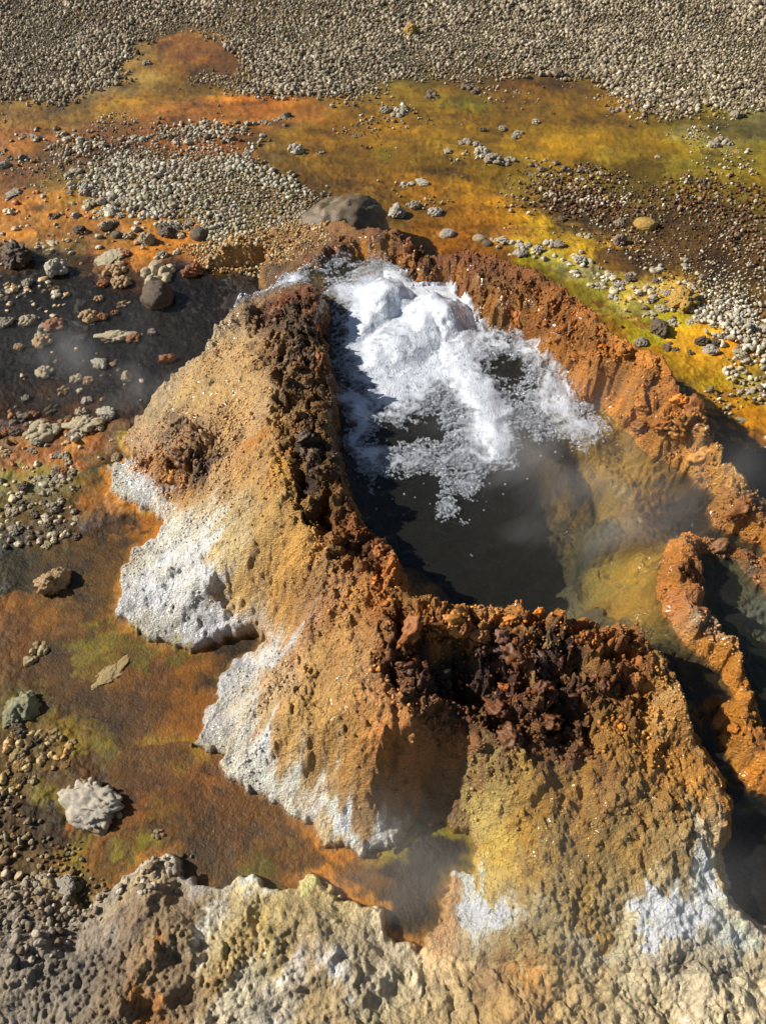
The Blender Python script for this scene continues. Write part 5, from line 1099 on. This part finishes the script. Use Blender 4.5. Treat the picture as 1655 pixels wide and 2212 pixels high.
# bubbles
def bubbles():
    r = np.random.default_rng(77)
    sp = .0054
    gx, gy = np.meshgrid(np.arange(-.72, .72, sp), np.arange(1.0, 2.62, sp)); gx = (gx + (np.arange(gx.shape[0]) % 2)[:, None]*sp*.5 + r.uniform(-.25, .25, gx.shape)*sp).ravel(); gy = (gy+r.uniform(-.25, .25, gy.shape)*sp).ravel()
    i = np.clip(((gx-fx[0])/.0024).astype(int), 0, len(fx)-1); j = np.clip(((fy[0]-gy)/.0024).astype(int), 0, len(fy)-1)
    f = fth[j, i]; inw = (dbF[j, i] > .002) | ((gx < -.20) & (gy > 1.9))
    inw &= (hG[j, i] < hF[j, i] + .02) | ((gx < -.22) & (gy > 1.95))
    p = sstep(-.08, .04, f)*(1-.96*sstep(.16, .42, f)) + .012*(dens[j, i] > .05)
    keep = (r.random(gx.size) < p) & inw & (i > 1) & (j > 1)
    gx, gy, gz = gx[keep], gy[keep], FZ[j, i][keep]; base_surf = surf[j, i][keep]; on_f = f[keep] > 0
    gz = np.where(on_f, gz, base_surf)
    n = gx.size; s = sp*.5*(.55+.75*r.random(n)**2); big = r.random(n) < .03; s = np.where(big, s*1.9, s)
    V, Fc = ICO[1]; V = V[None]*s[:, None, None] + np.stack([gx, gy, gz + s*.25], 1)[:, None]
    Fc = (Fc[None] + (np.arange(n)*len(ICO[1][0]))[:, None, None]).reshape(-1, 3)
    me = bpy.data.meshes.new('bubbles'); mesh_fill(me, V.reshape(-1, 3), Fc)
    m, nt, out = newmat('bubble_skin'); L = nt.links.new
    df = nt.nodes.new('ShaderNodeBsdfDiffuse'); df.inputs[0].default_value = (.72, .76, .82, 1)
    tr = nt.nodes.new('ShaderNodeBsdfTransparent'); gl = nt.nodes.new('ShaderNodeBsdfGlossy'); gl.inputs['Roughness'].default_value = .12
    lw = nt.nodes.new('ShaderNodeLayerWeight'); lw.inputs[0].default_value = .45
    a1 = nt.nodes.new('ShaderNodeMixShader'); L(math_(nt, 'ADD', math_(nt, 'MULTIPLY', lw.outputs['Facing'], .60), .10, True), a1.inputs[0]); L(tr.outputs[0], a1.inputs[1]); L(df.outputs[0], a1.inputs[2])
    a2 = nt.nodes.new('ShaderNodeMixShader'); L(schlick(nt, None, .08), a2.inputs[0]); L(a1.outputs[0], a2.inputs[1]); L(gl.outputs[0], a2.inputs[2]); L(a2.outputs[0], out.inputs[0])
    o = link('bubbles', me, m, kind='stuff'); o['label'] = 'small clear bubbles gathered in lacy rafts at the edge of the foam'; o['category'] = 'bubbles'; print('bubbles', n)
bubbles()
print('foam', time.time()-T0)

# ------------------------------------------------------------------ steam
def steam(name, x, y, z, sx, sy, sz, dens, seed, label, cut_=(.45, .75)):
    """a closed cloud-shaped body filled with drifting vapour"""
    V, Fc = blob(3, seed, (1, 1, 1), (.12, .05, 0)); V = V*[sx, sy, sz]
    me = bpy.data.meshes.new(name); mesh_fill(me, V, Fc)
    m, nt, out = newmat('steam_vapour'); L = nt.links.new
    pv = nt.nodes.new('ShaderNodeVolumePrincipled'); pv.inputs['Color'].default_value = (.93, .93, .95, 1); pv.inputs['Anisotropy'].default_value = .35
    tc = nt.nodes.new('ShaderNodeTexCoord')
    mp = nt.nodes.new('ShaderNodeMapping'); mp.inputs['Scale'].default_value = (1/sx, 1/sy, 1/sz); L(tc.outputs['Object'], mp.inputs[0])
    ln = nt.nodes.new('ShaderNodeVectorMath'); ln.operation = 'LENGTH'; L(mp.outputs[0], ln.inputs[0])
    fo = nt.nodes.new('ShaderNodeMapRange'); fo.interpolation_type = 'SMOOTHSTEP'; fo.inputs[1].default_value = .92; fo.inputs[2].default_value = .1; fo.inputs[3].default_value = 0; fo.inputs[4].default_value = 1; L(ln.outputs['Value'], fo.inputs[0])
    nz = nt.nodes.new('ShaderNodeTexNoise'); nz.inputs['Scale'].default_value = 4.2; nz.inputs['Detail'].default_value = 4; nz.inputs['Distortion'].default_value = 1.1
    L(tc.outputs['Object'], nz.inputs['Vector'])
    m2 = nt.nodes.new('ShaderNodeMapRange'); m2.interpolation_type = 'SMOOTHSTEP'; m2.inputs[1].default_value = cut_[0]; m2.inputs[2].default_value = cut_[1]; m2.inputs[3].default_value = .04; m2.inputs[4].default_value = 1; L(nz.outputs[0], m2.inputs[0])
    L(math_(nt, 'MULTIPLY', math_(nt, 'MULTIPLY', fo.outputs[0], m2.outputs[0]), dens), pv.inputs['Density'])
    L(pv.outputs[0], out.inputs['Volume'])
    o = link(name, me, m, kind='stuff'); o.location = (x, y, z); o['label'] = label; o['category'] = 'steam'
steam('steam', .25, .38, .16, .75, .36, .20, 1.8, 3, 'thin white steam drifting over the lower crust at the front', (.42, .68))
steam('steam', .52, 1.30, .34, .60, .5, .16, 3.6, 5, 'faint steam rising off the dark spring water and the outflow', (.46, .68))
steam('steam', -.85, 2.0, .09, .60, .35, .12, 2.2, 7, 'faint steam over the dark stream left of the mound', (.48, .68))
# ------------------------------------------------------------------ camera, sun, sky
cam = bpy.data.cameras.new('camera'); co = bpy.data.objects.new('camera', cam); C.objects.link(co)
co.location = (0, 0, CH); co.rotation_euler = (math.radians(90) - DEP, 0, 0)
cam.sensor_fit = 'VERTICAL'; cam.sensor_height = 24; cam.lens = 24*F/2212.0; cam.clip_start = .05; cam.clip_end = 2000
bpy.context.scene.camera = co
SUN_EL = math.radians(34); SH_AZ = math.radians(-10)          # shadows run to the right and a little towards the viewer
d = np.array([math.cos(SUN_EL)*math.cos(SH_AZ), math.cos(SUN_EL)*math.sin(SH_AZ), -math.sin(SUN_EL)])
import mathutils
sun = bpy.data.lights.new('sun', 'SUN'); sun.energy = 5.0; sun.angle = math.radians(.5); sun.color = (1, .955, .88)
so = bpy.data.objects.new('sun', sun); C.objects.link(so); so.location = (-5, 0, 6)
so.rotation_euler = mathutils.Vector(d).to_track_quat('-Z', 'Y').to_euler()
w = bpy.data.worlds.new('World'); bpy.context.scene.world = w; w.use_nodes = True
nt = w.node_tree; bg = nt.nodes['Background']; sky = nt.nodes.new('ShaderNodeTexSky'); sky.sky_type = 'NISHITA'; sky.sun_disc = False
sky.sun_elevation = SUN_EL
tx, ty = -d[0], -d[1]
sky.sun_rotation = math.atan2(tx, ty)
nt.links.new(sky.outputs[0], bg.inputs[0]); bg.inputs[1].default_value = .05
vs = bpy.context.scene.view_settings; vs.view_transform = 'Standard'; vs.look = 'None'; vs.exposure = 0.42; vs.gamma = 1
bpy.context.scene.cycles.max_bounces = 6; bpy.context.scene.cycles.volume_bounces = 1; bpy.context.scene.cycles.volume_max_steps = 64; bpy.context.scene.cycles.transparent_max_bounces = 12
print('done', time.time()-T0)
